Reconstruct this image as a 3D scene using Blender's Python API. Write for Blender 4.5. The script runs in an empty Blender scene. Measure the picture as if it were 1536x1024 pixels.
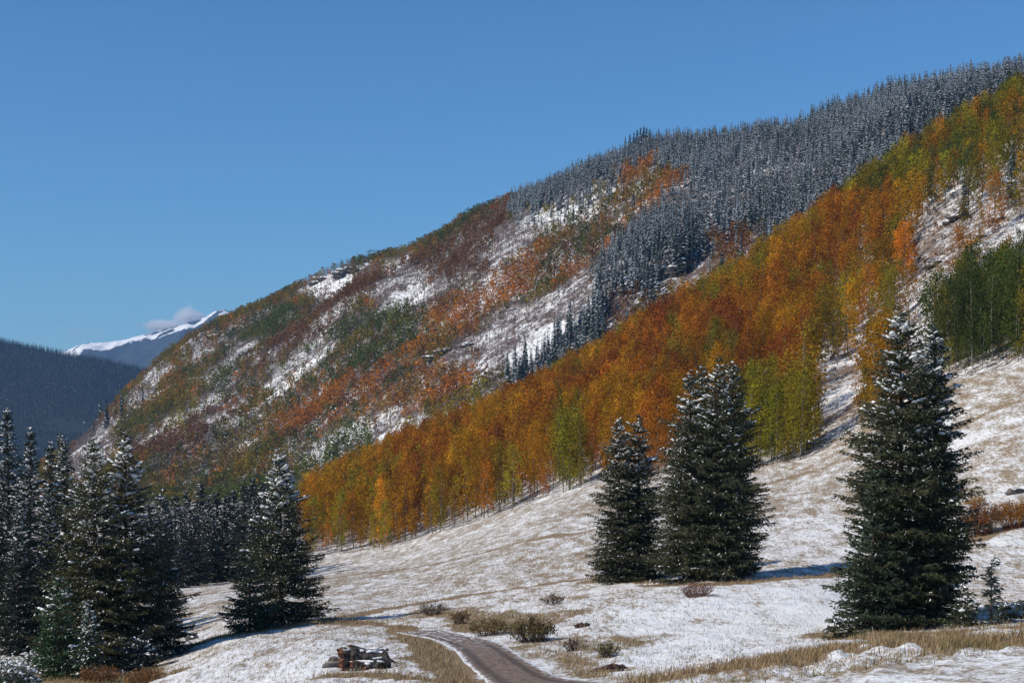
import bpy, math, random
import numpy as np

# ------------------------------------------------------------------ camera, sky, sun
sc = bpy.context.scene
C = sc.collection
F, CU, HV = 2110.0, 768.0, 640.0            # focal length in photo pixels, centre column, horizon row
cd = bpy.data.cameras.new("camera")
cam = bpy.data.objects.new("camera", cd); C.objects.link(cam)
cam.location = (0, 0, 0); cam.rotation_euler = (math.pi / 2, 0, 0)
cd.sensor_width = 36; cd.lens = 36 * F / 1536; cd.shift_y = (HV - 512) / 1536
cd.clip_start = 0.5; cd.clip_end = 60000
sc.camera = cam
SUN_EL, SUN_AZ = 41.0, -116.0               # degrees; azimuth from +Y clockwise (left of and a little behind the camera)
w = bpy.data.worlds.new("World"); sc.world = w; w.use_nodes = True
nt = w.node_tree; bg = nt.nodes['Background']
sky = nt.nodes.new('ShaderNodeTexSky'); sky.sky_type = 'NISHITA'; sky.sun_disc = False
sky.sun_elevation = math.radians(SUN_EL); sky.sun_rotation = math.radians(SUN_AZ)
sky.altitude = 0; sky.air_density = 1.2; sky.dust_density = 0.0; sky.ozone_density = 10.0
tint = nt.nodes.new('ShaderNodeMix'); tint.data_type = 'RGBA'; tint.blend_type = 'MULTIPLY'; tint.inputs[0].default_value = 1
tint.inputs[7].default_value = (0.66, 0.88, 0.97, 1)
nt.links.new(sky.outputs[0], tint.inputs[6]); nt.links.new(tint.outputs[2], bg.inputs[0]); bg.inputs[1].default_value = 0.112
sl = bpy.data.lights.new("sun", 'SUN'); sl.energy = 4.1; sl.angle = math.radians(0.5); sl.color = (1, 0.94, 0.84)
so = bpy.data.objects.new("sun", sl); C.objects.link(so)
so.rotation_euler = (math.radians(90 - SUN_EL), 0, math.radians(180 - SUN_AZ))
sc.view_settings.view_transform = 'Standard'; sc.view_settings.look = 'None'
sc.view_settings.exposure = 0.0; sc.view_settings.gamma = 1.0
sc.cycles.max_bounces = 10; sc.cycles.diffuse_bounces = 2; sc.cycles.transparent_max_bounces = 4
sc.cycles.volume_bounces = 8; sc.cycles.use_denoising = True

RNG = np.random.default_rng(7)

# ------------------------------------------------------------------ noise
def _hash(ix, iy, s):
    n = (ix.astype(np.int64) * 374761393 + iy.astype(np.int64) * 668265263 + s * 1442695041) & 0xffffffff
    n = ((n ^ (n >> 13)) * 1274126177) & 0xffffffff
    return ((n ^ (n >> 16)) & 0xffff) / 65535.0
def vnoise(x, y, s=0):
    ix = np.floor(x); iy = np.floor(y); fx = x - ix; fy = y - iy
    fx = fx * fx * (3 - 2 * fx); fy = fy * fy * (3 - 2 * fy)
    a = _hash(ix, iy, s); b = _hash(ix + 1, iy, s); c = _hash(ix, iy + 1, s); d = _hash(ix + 1, iy + 1, s)
    return (a + (b - a) * fx) * (1 - fy) + (c + (d - c) * fx) * fy
def fbm(x, y, o=4, s=0):
    r = 0; a = 1.0; t = 0
    for k in range(o):
        r = r + a * vnoise(x * 2 ** k + 17.3 * k, y * 2 ** k - 9.1 * k, s + k); t += a; a *= 0.5
    return r / t * 2 - 1
def smooth(a, b, x):
    t = np.clip((x - a) / (b - a), 0, 1); return t * t * (3 - 2 * t)

# ------------------------------------------------------------------ terrain profile (a height field over world x, y)
UT = np.arange(-1600, 3700, 4.0)
KU = [-1500, -300, 0, 200, 350, 480, 600, 700, 900, 1060, 1210, 1290, 1400, 1536, 2000, 3500]
def ln(v, Y, U=KU, k=13):
    if np.isscalar(v): v = [v] * len(U)
    if np.isscalar(Y): Y = [Y] * len(U)
    out = []
    for q in (v, Y):
        a = np.interp(UT, U, q)
        p = np.pad(a, k // 2, mode='edge'); a = np.convolve(p, np.ones(k) / k, 'valid')
        out.append(a)
    v, Y = out
    return Y, Y * (HV - v) / F
SK_U = [-1500, -300, 0, 120, 175, 215, 290, 335, 380, 460, 520, 600, 620, 700, 770, 820, 900, 985, 1100, 1200, 1350, 1536, 2000, 3500]
SK_V = [800, 790, 745, 665, 604, 568, 512, 490, 474, 438, 406, 393, 386, 343, 311, 293, 262, 238, 230, 216, 165, 157, 110, 50]
SK_Y = [1500, 1500, 1500, 1400, 1430, 1450, 1480, 1500, 1480, 1450, 1420, 1350, 1340, 1300, 1260, 1240, 1200, 1160, 1120, 1080, 1040, 1000, 950, 900]
FH_U = [-1500, -300, 0, 60, 140, 215, 350, 600, 1000, 3500]
FH_V = [450, 480, 513, 526, 541, 561, 600, 640, 660, 660]
L = []
L.append((np.full(UT.shape, 2.0), np.full(UT.shape, -1.7)))
L.append(ln([1180, 1160, 1150, 1130, 1110, 1080, 1060, 1050, 1032, 1012, 995, 985, 972, 955, 930, 930], 32))
L.append(ln([1090, 1080, 1070, 1065, 1050, 1018, 1015, 1020, 1000, 985, 972, 965, 955, 942, 915, 915], 48))
L.append(ln([1045, 1040, 1035, 1030, 990, 968, 968, 972, 955, 945, 942, 942, 936, 922, 890, 890], 62))
L.append(ln([1010, 1008, 1005, 1000, 955, 940, 941, 932, 905, 885, 880, 885, 878, 862, 820, 820], 80))
L.append(ln([985, 982, 980, 975, 935, 915, 912, 900, 868, 858, 845, 838, 815, 785, 720, 700], 100))
L.append(ln([945, 942, 940, 925, 900, 885, 872, 850, 808, 790, 755, 735, 690, 610, 520, 450], 140))
L.append(ln([870, 870, 870, 868, 862, 832, 815, 788, 722, 705, 690, 620, 580, 545, 430, 330],
            [260, 260, 260, 250, 250, 280, 265, 250, 225, 200, 185, 200, 175, 162, 162, 162]))
L.append(ln([830, 830, 830, 820, 805, 790, 750, 710, 630, 570, 520, 500, 460, 420, 280, 150],
            [400, 400, 400, 400, 400, 340, 350, 340, 310, 290, 270, 270, 240, 230, 230, 230]))
L.append(ln([800, 800, 800, 790, 790, 763, 700, 663, 567, 478, 385, 322, 250, 168, -20, -300],
            [520, 520, 500, 480, 430, 420, 450, 450, 440, 430, 420, 410, 400, 390, 380, 380]))
L.append(ln([785, 785, 780, 772, 768, 790, 740, 705, 610, 525, 430, 365, 295, 210, 20, -250],
            [700, 700, 700, 750, 700, 600, 560, 550, 530, 520, 510, 500, 490, 480, 470, 470]))
L.append(ln(SK_V, SK_Y, SK_U, 7))
L.append((L[-1][0] + 350, np.maximum(L[-1][1] - 150, -110)))
L.append(ln(715, 2300))
L.append(ln(FH_V, 3300, FH_U, 9))
L.append(ln([v + 28 for v in FH_V], 4800, FH_U, 9))
L.append(ln(600, 7000))
L.append(ln([560, 560, 545, 534, 520, 522, 516, 510, 500, 490, 480, 473, 473, 478, 500, 560, 600], 9000,
            [-1500, -300, 0, 95, 128, 165, 200, 230, 260, 300, 315, 328, 345, 380, 450, 700, 3500], 5))
L.append(ln(660, 11400))
LY = np.array([a for a, b in L]); LZ = np.array([b for a, b in L]); K = len(L)
SL = (LZ[1:] - LZ[:-1]) / (LY[1:] - LY[:-1])
TG = np.zeros_like(LZ)
for k in range(1, K - 1):
    s0, s1 = SL[k - 1], SL[k]
    TG[k] = np.where(s0 * s1 > 0, 2 * s0 * s1 / (s0 + s1 + 1e-12 * np.sign(s0 + s1 + 1e-20)), 0)
TG[0] = SL[0]; TG[-1] = SL[-1]

def Hbase(x, y):
    x = np.asarray(x, float); y = np.maximum(np.asarray(y, float), 2.0)
    u = np.clip(CU + F * x / y, UT[0], UT[-1] - 4.01)
    fi = (u - UT[0]) / 4.0; i0 = fi.astype(int); fr = fi - i0
    z = np.zeros(u.shape); done = np.zeros(u.shape, bool)
    g = lambda A, k: A[k][i0] * (1 - fr) + A[k][i0 + 1] * fr
    Y0 = g(LY, 0); Z0 = g(LZ, 0); T0 = g(TG, 0)
    for k in range(1, K):
        Y1 = g(LY, k); Z1 = g(LZ, k); T1 = g(TG, k)
        m = (~done) & ((y <= Y1) | (k == K - 1))
        if m.any():
            h = (Y1 - Y0)[m]; t = np.clip((y[m] - Y0[m]) / h, 0, 1)
            z[m] = ((1 + 2 * t) * (1 - t) ** 2 * Z0[m] + t * (1 - t) ** 2 * h * T0[m] +
                    t * t * (3 - 2 * t) * Z1[m] + t * t * (t - 1) * h * T1[m])
            done |= m
        Y0, Z0, T0 = Y1, Z1, T1
    return z

ROAD = None
def road_dist(x, y):
    d = np.full(np.shape(x), 1e9)
    if ROAD is None: return d
    for (a, b) in zip(ROAD[:-1], ROAD[1:]):
        ab = b - a; l2 = (ab ** 2).sum()
        t = np.clip(((x - a[0]) * ab[0] + (y - a[1]) * ab[1]) / l2, 0, 1)
        d = np.minimum(d, np.hypot(x - a[0] - t * ab[0], y - a[1] - t * ab[1]))
    return d
DA = np.array([0.73, 0.68]); DQ = np.array([-0.68, 0.73])
def relief(x, y):
    near = smooth(12, 30, y) * (1 - smooth(250, 420, y))
    z = near * (0.16 * fbm(x / 5, y / 5, 3, 1) + 0.10 * fbm(x / 0.9, y / 0.9, 3, 5)) + smooth(18, 30, y) * (1 - smooth(34, 60, y)) * 0.20 * fbm(x / 0.55, y / 0.8, 3, 6)
    m = smooth(160, 300, y) * (1 - smooth(520, 620, y)); z = z + m * 1.3 * fbm(x / 28, y / 28, 4, 9)
    m = smooth(560, 800, y) * (1 - smooth(1700, 2000, y))
    if np.any(m > 0):
        a = x * DA[0] + y * DA[1]; q = x * DQ[0] + y * DQ[1]
        q2 = q + 25 * fbm(a / 150, q / 150, 3, 40)
        rid = 1 - np.abs(fbm(q2 / 95, a / 420, 2, 31))
        cy_ = np.interp(CU + F * x / np.maximum(y, 2), UT, LY[11]); m = m * (1 - 0.8 * np.exp(-((y - cy_) / 110) ** 2))
        z = z + m * (24 * (rid - 0.7) + 7 * fbm(x / 60, y / 60, 3, 22) + 1.6 * fbm(x / 16, y / 16, 3, 25))
    m = smooth(2300, 2700, y) * (1 - smooth(4400, 4800, y)); z = z + m * 22 * fbm(x / 300, y / 300, 3, 51)
    m = smooth(7000, 7600, y); z = z + m * (35 * fbm(x / 400, y / 600, 5, 61) + 60 * (0.45 - np.abs(fbm(x / 190, y / 420, 4, 66))))
    return z
def H(x, y):
    x = np.asarray(x, float); y = np.asarray(y, float)
    r = relief(x, y)
    if ROAD is not None: r = r * smooth(1.6, 4.0, road_dist(x, y))
    return Hbase(x, y) + r
YS = np.geomspace(4, 11300, 5000)
def cast(u, v):
    """first terrain point seen at photo pixel (u, v)"""
    x = (u - CU) / F * YS; z = H(x, YS); pv = HV - F * z / YS
    k = np.argmax(pv <= v) if (pv <= v).any() else len(YS) - 1
    return np.array([x[k], YS[k], z[k]])
def proj(x, y, z): return CU + F * x / y, HV - F * z / y

# road centreline: pixel edges (v: left u, right u) turned into ground points
edges = [(1024, 736, 850), (1016, 728, 836), (1002, 714, 816), (985, 696, 782), (969, 678, 746), (960, 664, 716), (952, 645, 668), (946, 622, 643)]
pl = [cast((a + b) / 2, v)[:2] for v, a, b in edges]
pl = [np.array([3.6, 6.0]), np.array([2.6, 16.0]), np.array([1.9, 24.0]), np.array([1.25, 32.0]), np.array([1.0, 38.0])] + [p for p in pl]
d = pl[-1] - pl[-2]; d /= np.hypot(*d)
pl += [pl[-1] + d * 2.5]
pl = np.array(pl)
tt = np.concatenate([[0], np.cumsum(np.hypot(*(pl[1:] - pl[:-1]).T))])
ts = np.arange(0, tt[-1], 0.5)
rx = np.interp(ts, tt, pl[:, 0]); ry = np.interp(ts, tt, pl[:, 1])
for _ in range(3):
    k = np.ones(9) / 9
    rx = np.convolve(np.pad(rx, 4, mode='edge'), k, 'valid'); ry = np.convolve(np.pad(ry, 4, mode='edge'), k, 'valid')
ROADF = np.stack([rx, ry], 1); ROAD = ROADF[::3]

# ------------------------------------------------------------------ mesh and material helpers
def mesh(name, V, quads=None, tris=None, mat=None, attrs=None, smoothed=False, link=True, parent=None):
    me = bpy.data.meshes.new(name)
    q = np.zeros((0, 4), int) if quads is None else np.asarray(quads, int).reshape(-1, 4)
    t = np.zeros((0, 3), int) if tris is None else np.asarray(tris, int).reshape(-1, 3)
    idx = np.concatenate([q.ravel(), t.ravel()]).astype(np.int32)
    tot = np.concatenate([np.full(len(q), 4), np.full(len(t), 3)]).astype(np.int32)
    st = np.concatenate([[0], np.cumsum(tot)[:-1]]).astype(np.int32)
    me.vertices.add(len(V)); me.loops.add(len(idx)); me.polygons.add(len(tot))
    me.vertices.foreach_set('co', np.asarray(V, np.float32).ravel())
    me.loops.foreach_set('vertex_index', idx)
    me.polygons.foreach_set('loop_start', st); me.polygons.foreach_set('loop_total', tot)
    me.polygons.foreach_set('use_smooth', np.full(len(tot), smoothed, bool))
    for an, (kind, arr) in (attrs or {}).items():
        a = me.attributes.new(an, kind, 'POINT')
        a.data.foreach_set('color' if kind == 'FLOAT_COLOR' else 'value', np.asarray(arr, np.float32).ravel())
    me.update()
    if mat: me.materials.append(mat)
    if not link: return me
    o = bpy.data.objects.new(name, me); C.objects.link(o)
    if parent: o.parent = parent
    return o
def tag(o, label=None, cat=None, group=None, kind=None):
    if label: o['label'] = label
    if cat: o['category'] = cat
    if group: o['group'] = group
    if kind: o['kind'] = kind
    return o
def empty(name, loc, label, cat, group=None, rz=0):
    o = bpy.data.objects.new(name, None); C.objects.link(o); o.location = loc; o.rotation_euler = (0, 0, rz)
    return tag(o, label, cat, group)

def mat_new(name):
    m = bpy.data.materials.new(name); m.use_nodes = True; n = m.node_tree; n.nodes.clear()
    out = n.nodes.new('ShaderNodeOutputMaterial'); return m, n, out
def N(n, t, **kw):
    x = n.nodes.new(t)
    for k, v in kw.items(): setattr(x, k, v)
    return x
def mathn(n, op, a, b=None, c=None, clamp=False):
    x = N(n, 'ShaderNodeMath', operation=op); x.use_clamp = clamp
    for i, q in enumerate((a, b, c)):
        if q is None: continue
        if isinstance(q, (int, float)): x.inputs[i].default_value = q
        else: n.links.new(q, x.inputs[i])
    return x.outputs[0]
def mixc(n, f, a, b, op='MIX'):
    x = N(n, 'ShaderNodeMix', data_type='RGBA', blend_type=op)
    for i, q in ((0, f), (6, a), (7, b)):
        if isinstance(q, (int, float)): x.inputs[i].default_value = q
        elif isinstance(q, tuple): x.inputs[i].default_value = (*q, 1)
        else: n.links.new(q, x.inputs[i])
    return x.outputs[2]
def noise(n, vec, scale, detail=4, rough=0.55, out=0):
    x = N(n, 'ShaderNodeTexNoise'); x.inputs['Scale'].default_value = scale; x.inputs['Detail'].default_value = detail
    x.inputs['Roughness'].default_value = rough
    if vec is not None: n.links.new(vec, x.inputs['Vector'])
    return x.outputs[out]
def mapr(n, v, a, b, c=0.0, d=1.0):
    x = N(n, 'ShaderNodeMapRange'); x.interpolation_type = 'SMOOTHSTEP'
    n.links.new(v, x.inputs[0])
    for i, q in zip((1, 2, 3, 4), (a, b, c, d)): x.inputs[i].default_value = q
    return x.outputs[0]
def surf(n, out, col, rough=0.9, transl=0.0, bump=None, bstr=0.3, bdist=0.1, spec=0.2):
    p = N(n, 'ShaderNodeBsdfPrincipled'); p.inputs['Roughness'].default_value = rough
    p.inputs['Specular IOR Level'].default_value = spec
    if isinstance(col, tuple): p.inputs['Base Color'].default_value = (*col, 1)
    else: n.links.new(col, p.inputs['Base Color'])
    if bump is not None:
        b = N(n, 'ShaderNodeBump'); b.inputs['Strength'].default_value = bstr; b.inputs['Distance'].default_value = bdist
        n.links.new(bump, b.inputs['Height']); n.links.new(b.outputs[0], p.inputs['Normal'])
    sh = p.outputs[0]
    if transl > 0:
        t = N(n, 'ShaderNodeBsdfTranslucent')
        if isinstance(col, tuple): t.inputs[0].default_value = (*col, 1)
        else: n.links.new(col, t.inputs[0])
        mx = N(n, 'ShaderNodeMixShader'); mx.inputs[0].default_value = transl
        n.links.new(sh, mx.inputs[1]); n.links.new(t.outputs[0], mx.inputs[2]); sh = mx.outputs[0]
    n.links.new(sh, out.inputs[0])

SNOW = (0.86, 0.84, 0.81)
def veg_mat(name, src, frost=False, transl=0.25, lo=0.55, hi=1.45):
    """src: 'attr' (per-tree colour stored on the mesh), 'obj' (the object's own colour) or a fixed colour"""
    m, n, out = mat_new(name)
    if src == 'attr':
        a = N(n, 'ShaderNodeAttribute', attribute_name='col'); col = a.outputs['Color']; al = a.outputs['Alpha']
    elif src == 'obj':
        a = N(n, 'ShaderNodeObjectInfo'); col = a.outputs['Color']; al = a.outputs['Alpha']
    else:
        a = N(n, 'ShaderNodeRGB'); a.outputs[0].default_value = (*src, 1); col = a.outputs[0]; al = None
    r = N(n, 'ShaderNodeAttribute', attribute_name='rnd').outputs['Fac']
    k = mathn(n, 'MULTIPLY_ADD', mathn(n, 'FRACT', mathn(n, 'MULTIPLY', r, 7.31)), hi - lo, lo)
    cc = N(n, 'ShaderNodeCombineColor')
    for i in range(3): n.links.new(k, cc.inputs[i])
    c2 = mixc(n, 1.0, col, cc.outputs[0], 'MULTIPLY')
    if frost: c2 = mixc(n, mathn(n, 'LESS_THAN', r, al), c2, (0.36, 0.385, 0.41))
    surf(n, out, c2, 0.85, transl, spec=0.15)
    return m
M_LEAF_OBJ = veg_mat('aspen_leaves', 'obj', transl=0.35, lo=0.65, hi=1.35)
M_LEAF_ATT = veg_mat('distant_leaves', 'attr', transl=0.35, lo=0.65, hi=1.35)
M_CON_OBJ = veg_mat('frosted_needles', 'obj', frost=True, transl=0.0)
M_CON_ATT = veg_mat('distant_frosted_needles', 'attr', frost=True, transl=0.0)
M_NEEDLE = veg_mat('spruce_needles', 'obj', transl=0.1, lo=0.45, hi=1.6)
M_GRASS = veg_mat('grass_blades', 'attr', transl=0.3, lo=0.6, hi=1.4)
M_TWIG = veg_mat('bush_twigs', 'attr', transl=0.1, lo=0.5, hi=1.4)
def bark(name, c1, c2, sc_):
    m, n, out = mat_new(name); tc = N(n, 'ShaderNodeTexCoord').outputs['Object']
    f = noise(n, tc, sc_, 4); surf(n, out, mixc(n, mapr(n, f, .4, .6), c1, c2), 0.9, bump=f, bstr=0.6, bdist=0.03); return m
M_BARK = bark('spruce_bark', (0.10, 0.07, 0.05), (0.04, 0.03, 0.025), 8)
M_ABARK = bark('aspen_bark', (0.25, 0.22, 0.17), (0.06, 0.05, 0.04), 5)
M_LOG = bark('weathered_wood', (0.10, 0.085, 0.07), (0.025, 0.02, 0.018), 6)
M_LOGEND = bark('broken_wood', (0.20, 0.085, 0.05), (0.06, 0.03, 0.022), 9)
M_ROCK = bark('rock_stone', (0.17, 0.14, 0.12), (0.05, 0.045, 0.045), 0.6)
def snow_mat():
    m, n, out = mat_new('snow_lumps'); tc = N(n, 'ShaderNodeTexCoord').outputs['Object']
    surf(n, out, SNOW, 0.8, bump=noise(n, tc, 9, 3), bstr=0.35, bdist=0.05, spec=0.3); return m
M_SNOW = snow_mat()

# ------------------------------------------------------------------ ground painting in world space
def polydist(x, y, pts):
    d = np.full(np.shape(x), 1e9)
    for a, b in zip(pts[:-1], pts[1:]):
        ab = b - a; l2 = (ab ** 2).sum() + 1e-9
        t = np.clip(((x - a[0]) * ab[0] + (y - a[1]) * ab[1]) / l2, 0, 1)
        d = np.minimum(d, np.hypot(x - a[0] - t * ab[0], y - a[1] - t * ab[1]))
    return d
def gpts(l): return np.array([cast(u, v)[:2] for u, v in l])
BANDS = [  # trodden lines and grass strips on the meadow: path, half width (m), strength
    (gpts([(480, 868), (560, 858), (665, 843), (772, 814), (873, 798), (890, 795)]), 1.5, 0.75),
    (gpts([(486, 853), (593, 836), (715, 800), (800, 775)]), 1.6, 0.35),
    (gpts([(440, 940), (520, 925), (611, 907), (700, 893), (844, 871), (900, 866)]), 1.1, 0.85),
    (gpts([(600, 925), (700, 905), (900, 885), (1000, 880)]), 1.6, 0.35),
    (gpts([(880, 872), (930, 872), (985, 872)]), 0.9, 1.0),
    (gpts([(975, 878), (1060, 876), (1130, 872), (1190, 868), (1250, 860)]), 1.1, 1.0),
    (gpts([(1137, 731), (1200, 712), (1276, 688)]), 1.3, 0.7),
    (gpts([(1150, 765), (1220, 752), (1290, 735)]), 1.5, 0.3),
    (gpts([(1440, 640), (1480, 620), (1536, 600)]), 0.9, 0.7),
    (gpts([(1440, 682), (1500, 668), (1536, 655)]), 0.8, 0.6),
    (gpts([(1440, 702), (1536, 690)]), 0.8, 0.4),
    (gpts([(1452, 812), (1490, 800), (1536, 788)]), 1.3, 0.8),
    (gpts([(1150, 905), (1240, 900)]), 1.6, 0.3),
    (gpts([(940, 1024), (1060, 1006), (1150, 995), (1240, 976), (1300, 964), (1400, 960), (1536, 958)]), 1.5, 1.0),
    (gpts([(1240, 950), (1330, 952), (1440, 948), (1536, 940)]), 1.6, 0.8),
    (gpts([(270, 972), (340, 952), (420, 940), (480, 930), (545, 935)]), 2.2, 1.0),
    (gpts([(545, 935), (600, 940), (620, 955), (655, 985), (680, 1015), (690, 1024)]), 1.1, 0.95),
    (gpts([(500, 1012), (560, 1012), (620, 1018), (690, 1024)]), 1.6, 1.0),
    (gpts([(650, 915), (720, 925), (790, 935), (830, 925)]), 3.2, 0.65),
    (gpts([(840, 960), (900, 975), (950, 960)]), 2.4, 0.55), (gpts([(700, 905), (800, 900), (880, 895)]), 1.6, 0.5),
    (gpts([(690, 935), (730, 945)]), 1.6, 0.9),
    (gpts([(790, 968), (860, 990), (900, 1015)]), 1.0, 0.55),
    (gpts([(275, 893), (320, 890), (350, 885)]), 2.5, 0.7),
    (gpts([(60, 1010), (150, 1016), (230, 1018)]), 2.5, 1.0),
]
def gmask(x, y):
    x = np.asarray(x, float); y = np.asarray(y, float)
    g = 0.43 + 0.16 * fbm(x / 9, y / 14, 3, 70) + 0.10 * smooth(90, 130, y)
    u = CU + F * x / np.maximum(y, 2)
    g = g - 0.20 * smooth(880, 1000, u) * (1 - smooth(1230, 1330, u)) * (1 - smooth(75, 90, y)) * smooth(34, 44, y)
    wob = 1 + 0.9 * fbm(x / 2.2, y / 3.5, 3, 77)
    for p, hw, s in BANDS:
        g = np.maximum(g, s * 1.1 * (1 - smooth(0.35, 1.25, polydist(x, y, p) / hw * wob)))
    return np.clip(g, 0, 1.1)

def inpoly(u, v, P):
    r = np.zeros(np.shape(u), bool); n = len(P)
    for i in range(n):
        x1, y1 = P[i]; x2, y2 = P[(i + 1) % n]
        if y1 == y2: continue
        c = ((y1 > v) != (y2 > v)) & (u < (x2 - x1) * (v - y1) / (y2 - y1) + x1); r ^= c
    return r
# patches of the far mountainside, in the order they overlie one another.
# codes: O orange, R red-brown, L olive, G green, Y yellow, B bare grey trees, S open snow, C dense conifers, c scattered conifers
PATCH = [
    ('L', [(0, 300), (1600, 300), (1600, 900), (0, 900)]),
    ('C', [(765, 330), (770, 280), (830, 240), (960, 190), (1100, 160), (1350, 90), (1700, 60), (1700, 200), (1350, 300), (1215, 360), (1150, 400), (1080, 370), (1000, 400), (985, 450), (930, 520), (840, 600), (750, 610), (755, 575), (820, 510), (870, 470), (890, 430), (900, 395), (935, 350), (950, 300), (1030, 268), (1000, 255), (930, 270), (880, 305), (840, 325)]),
    ('c', [(765, 340), (790, 320), (870, 300), (940, 265), (940, 300), (860, 330), (800, 350)]),
    ('O', [(640, 470), (700, 440), (740, 410), (800, 375), (856, 345), (900, 315), (935, 290), (925, 265), (985, 240), (990, 262), (1030, 266), (940, 335), (910, 380), (870, 415), (782, 447), (740, 470), (700, 500), (628, 540), (560, 600), (470, 660), (425, 680), (412, 640), (450, 610), (520, 560), (580, 520)]),
    ('l', [(860, 345), (935, 285), (1000, 270), (930, 340), (890, 375), (850, 395)]),
    ('B', [(890, 395), (900, 440), (860, 480), (800, 520), (755, 575), (700, 610), (640, 640), (600, 660), (545, 680), (548, 625), (600, 590), (640, 555), (690, 510), (740, 480), (790, 455), (850, 430)]),
    ('O', [(550, 600), (640, 545), (700, 555), (720, 600), (640, 620), (560, 640)]),
    ('S', [(720, 500), (830, 470), (870, 480), (780, 560), (730, 580)]),
    ('Y', [(576, 672), (600, 640), (680, 600), (745, 560), (765, 590), (740, 630), (640, 672), (600, 690)]),
    ('S', [(542, 690), (545, 640), (590, 620), (600, 650), (585, 690)]),
    ('G', [(440, 735), (445, 690), (480, 660), (530, 630), (548, 640), (552, 700), (500, 740)]),
    ('R', [(600, 400), (640, 360), (700, 325), (770, 295), (765, 345), (800, 350), (830, 345), (740, 405), (690, 440), (640, 470), (600, 440)]),
    ('B', [(600, 470), (560, 450), (565, 425), (600, 405), (640, 400), (655, 440), (640, 470)]),
    ('B', [(700, 400), (760, 340), (830, 330), (810, 360), (740, 400)]),
    ('L', [(600, 395), (640, 350), (740, 295), (770, 290), (700, 340), (640, 385)]),
    ('S', [(452, 450), (456, 420), (500, 398), (556, 385), (556, 400), (500, 445)]),
    ('R', [(440, 480), (480, 450), (530, 425), (565, 400), (600, 400), (560, 440), (500, 480)]),
    ('G', [(500, 555), (524, 500), (560, 470), (600, 460), (641, 470), (638, 500), (600, 535), (530, 565)]),
    ('L', [(470, 560), (490, 500), (540, 470), (560, 480), (530, 540), (500, 565)]),
    ('S', [(395, 592), (400, 565), (440, 535), (500, 500), (520, 505), (450, 565)]),
    ('R', [(400, 515), (440, 490), (500, 475), (490, 500), (440, 530), (380, 560)]),
    ('O', [(332, 500), (340, 478), (370, 482), (368, 500)]),
    ('G', [(380, 520), (385, 480), (440, 455), (450, 480), (410, 510)]),
    ('S', [(345, 520), (350, 503), (385, 515), (380, 530), (345, 560), (300, 580), (290, 570), (330, 545)]),
    ('B', [(280, 550), (290, 510), (335, 498), (345, 520), (310, 550)]),
    ('G', [(316, 590), (320, 560), (345, 548), (362, 560), (355, 592)]),
    ('S', [(338, 600), (345, 565), (365, 590), (381, 605), (360, 640), (335, 640)]),
    ('R', [(275, 650), (306, 605), (355, 600), (350, 630), (300, 670)]),
    ('Y', [(232, 640), (240, 615), (285, 590), (302, 605), (280, 640), (245, 655)]),
    ('S', [(180, 600), (200, 570), (250, 545), (255, 565), (220, 600), (190, 615)]),
    ('S', [(90, 720), (100, 640), (140, 600), (180, 595), (180, 640), (160, 690), (120, 730)]),
    ('R', [(180, 690), (200, 660), (260, 640), (300, 655), (240, 690)]),
    ('G', [(200, 760), (260, 700), (340, 690), (440, 700), (440, 780), (200, 790)]),
    ('L', [(200, 740), (240, 690), (420, 680), (440, 720), (330, 735), (250, 770)]),
    ('X', [(560, 404), (614, 374), (622, 392), (584, 410)]), ('X', [(462, 440), (470, 415), (512, 402), (548, 396), (530, 418), (490, 442)]),
    ('X', [(560, 470), (590, 440), (640, 415), (648, 425), (600, 462), (575, 478)]), ('X', [(545, 690), (560, 655), (600, 625), (612, 632), (585, 675)]),
    ('X', [(760, 530), (830, 480), (868, 474), (840, 505), (780, 552)]), ('X', [(408, 588), (440, 550), (505, 512), (508, 522), (455, 562), (420, 592)]),
    ('R', [(905, 500), (910, 450), (950, 435), (975, 450), (960, 490), (930, 510)]),
    ('s', [(980, 480), (985, 420), (1010, 385), (1050, 380), (1130, 400), (1160, 400), (1080, 460), (960, 540), (900, 560), (925, 520)]),
    ('o', [(1050, 380), (1060, 350), (1130, 345), (1200, 360), (1170, 400), (1100, 410)]),
]

# ------------------------------------------------------------------ the ground
UC = np.concatenate([np.arange(-1500, -100, 25.0), np.arange(-100, 1640, 4.0), np.arange(1640, 3501, 25.0)])
ROWS = [50, 90, 60, 60, 46, 60, 64, 44, 44, 16, 130, 10, 8, 70, 6, 5, 70, 6]
def ground_strip(name, k0, k1, mat, maskf):
    Ys = []
    for k in range(k0, k1):
        a = np.interp(UC, UT, LY[k]); b = np.interp(UC, UT, LY[k + 1]); n = ROWS[k]
        for j in range(n + (1 if k == k1 - 1 else 0)):
            Ys.append(a + (b - a) * j / n)
    Y = np.array(Ys); X = (UC[None, :] - CU) / F * Y
    Z = H(X.ravel(), Y.ravel()).reshape(Y.shape)
    R, Cn = Y.shape
    i = np.arange(R - 1)[:, None] * Cn + np.arange(Cn - 1)[None, :]
    q = np.stack([i, i + 1, i + Cn + 1, i + Cn], -1).reshape(-1, 4)
    o = mesh(name, np.stack([X, Y, Z], -1).reshape(-1, 3), q, mat=mat,
             attrs={'mask': ('FLOAT', maskf(X.ravel(), Y.ravel(), Z.ravel()))}, smoothed=True)
    return tag(o, kind='structure')
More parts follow.
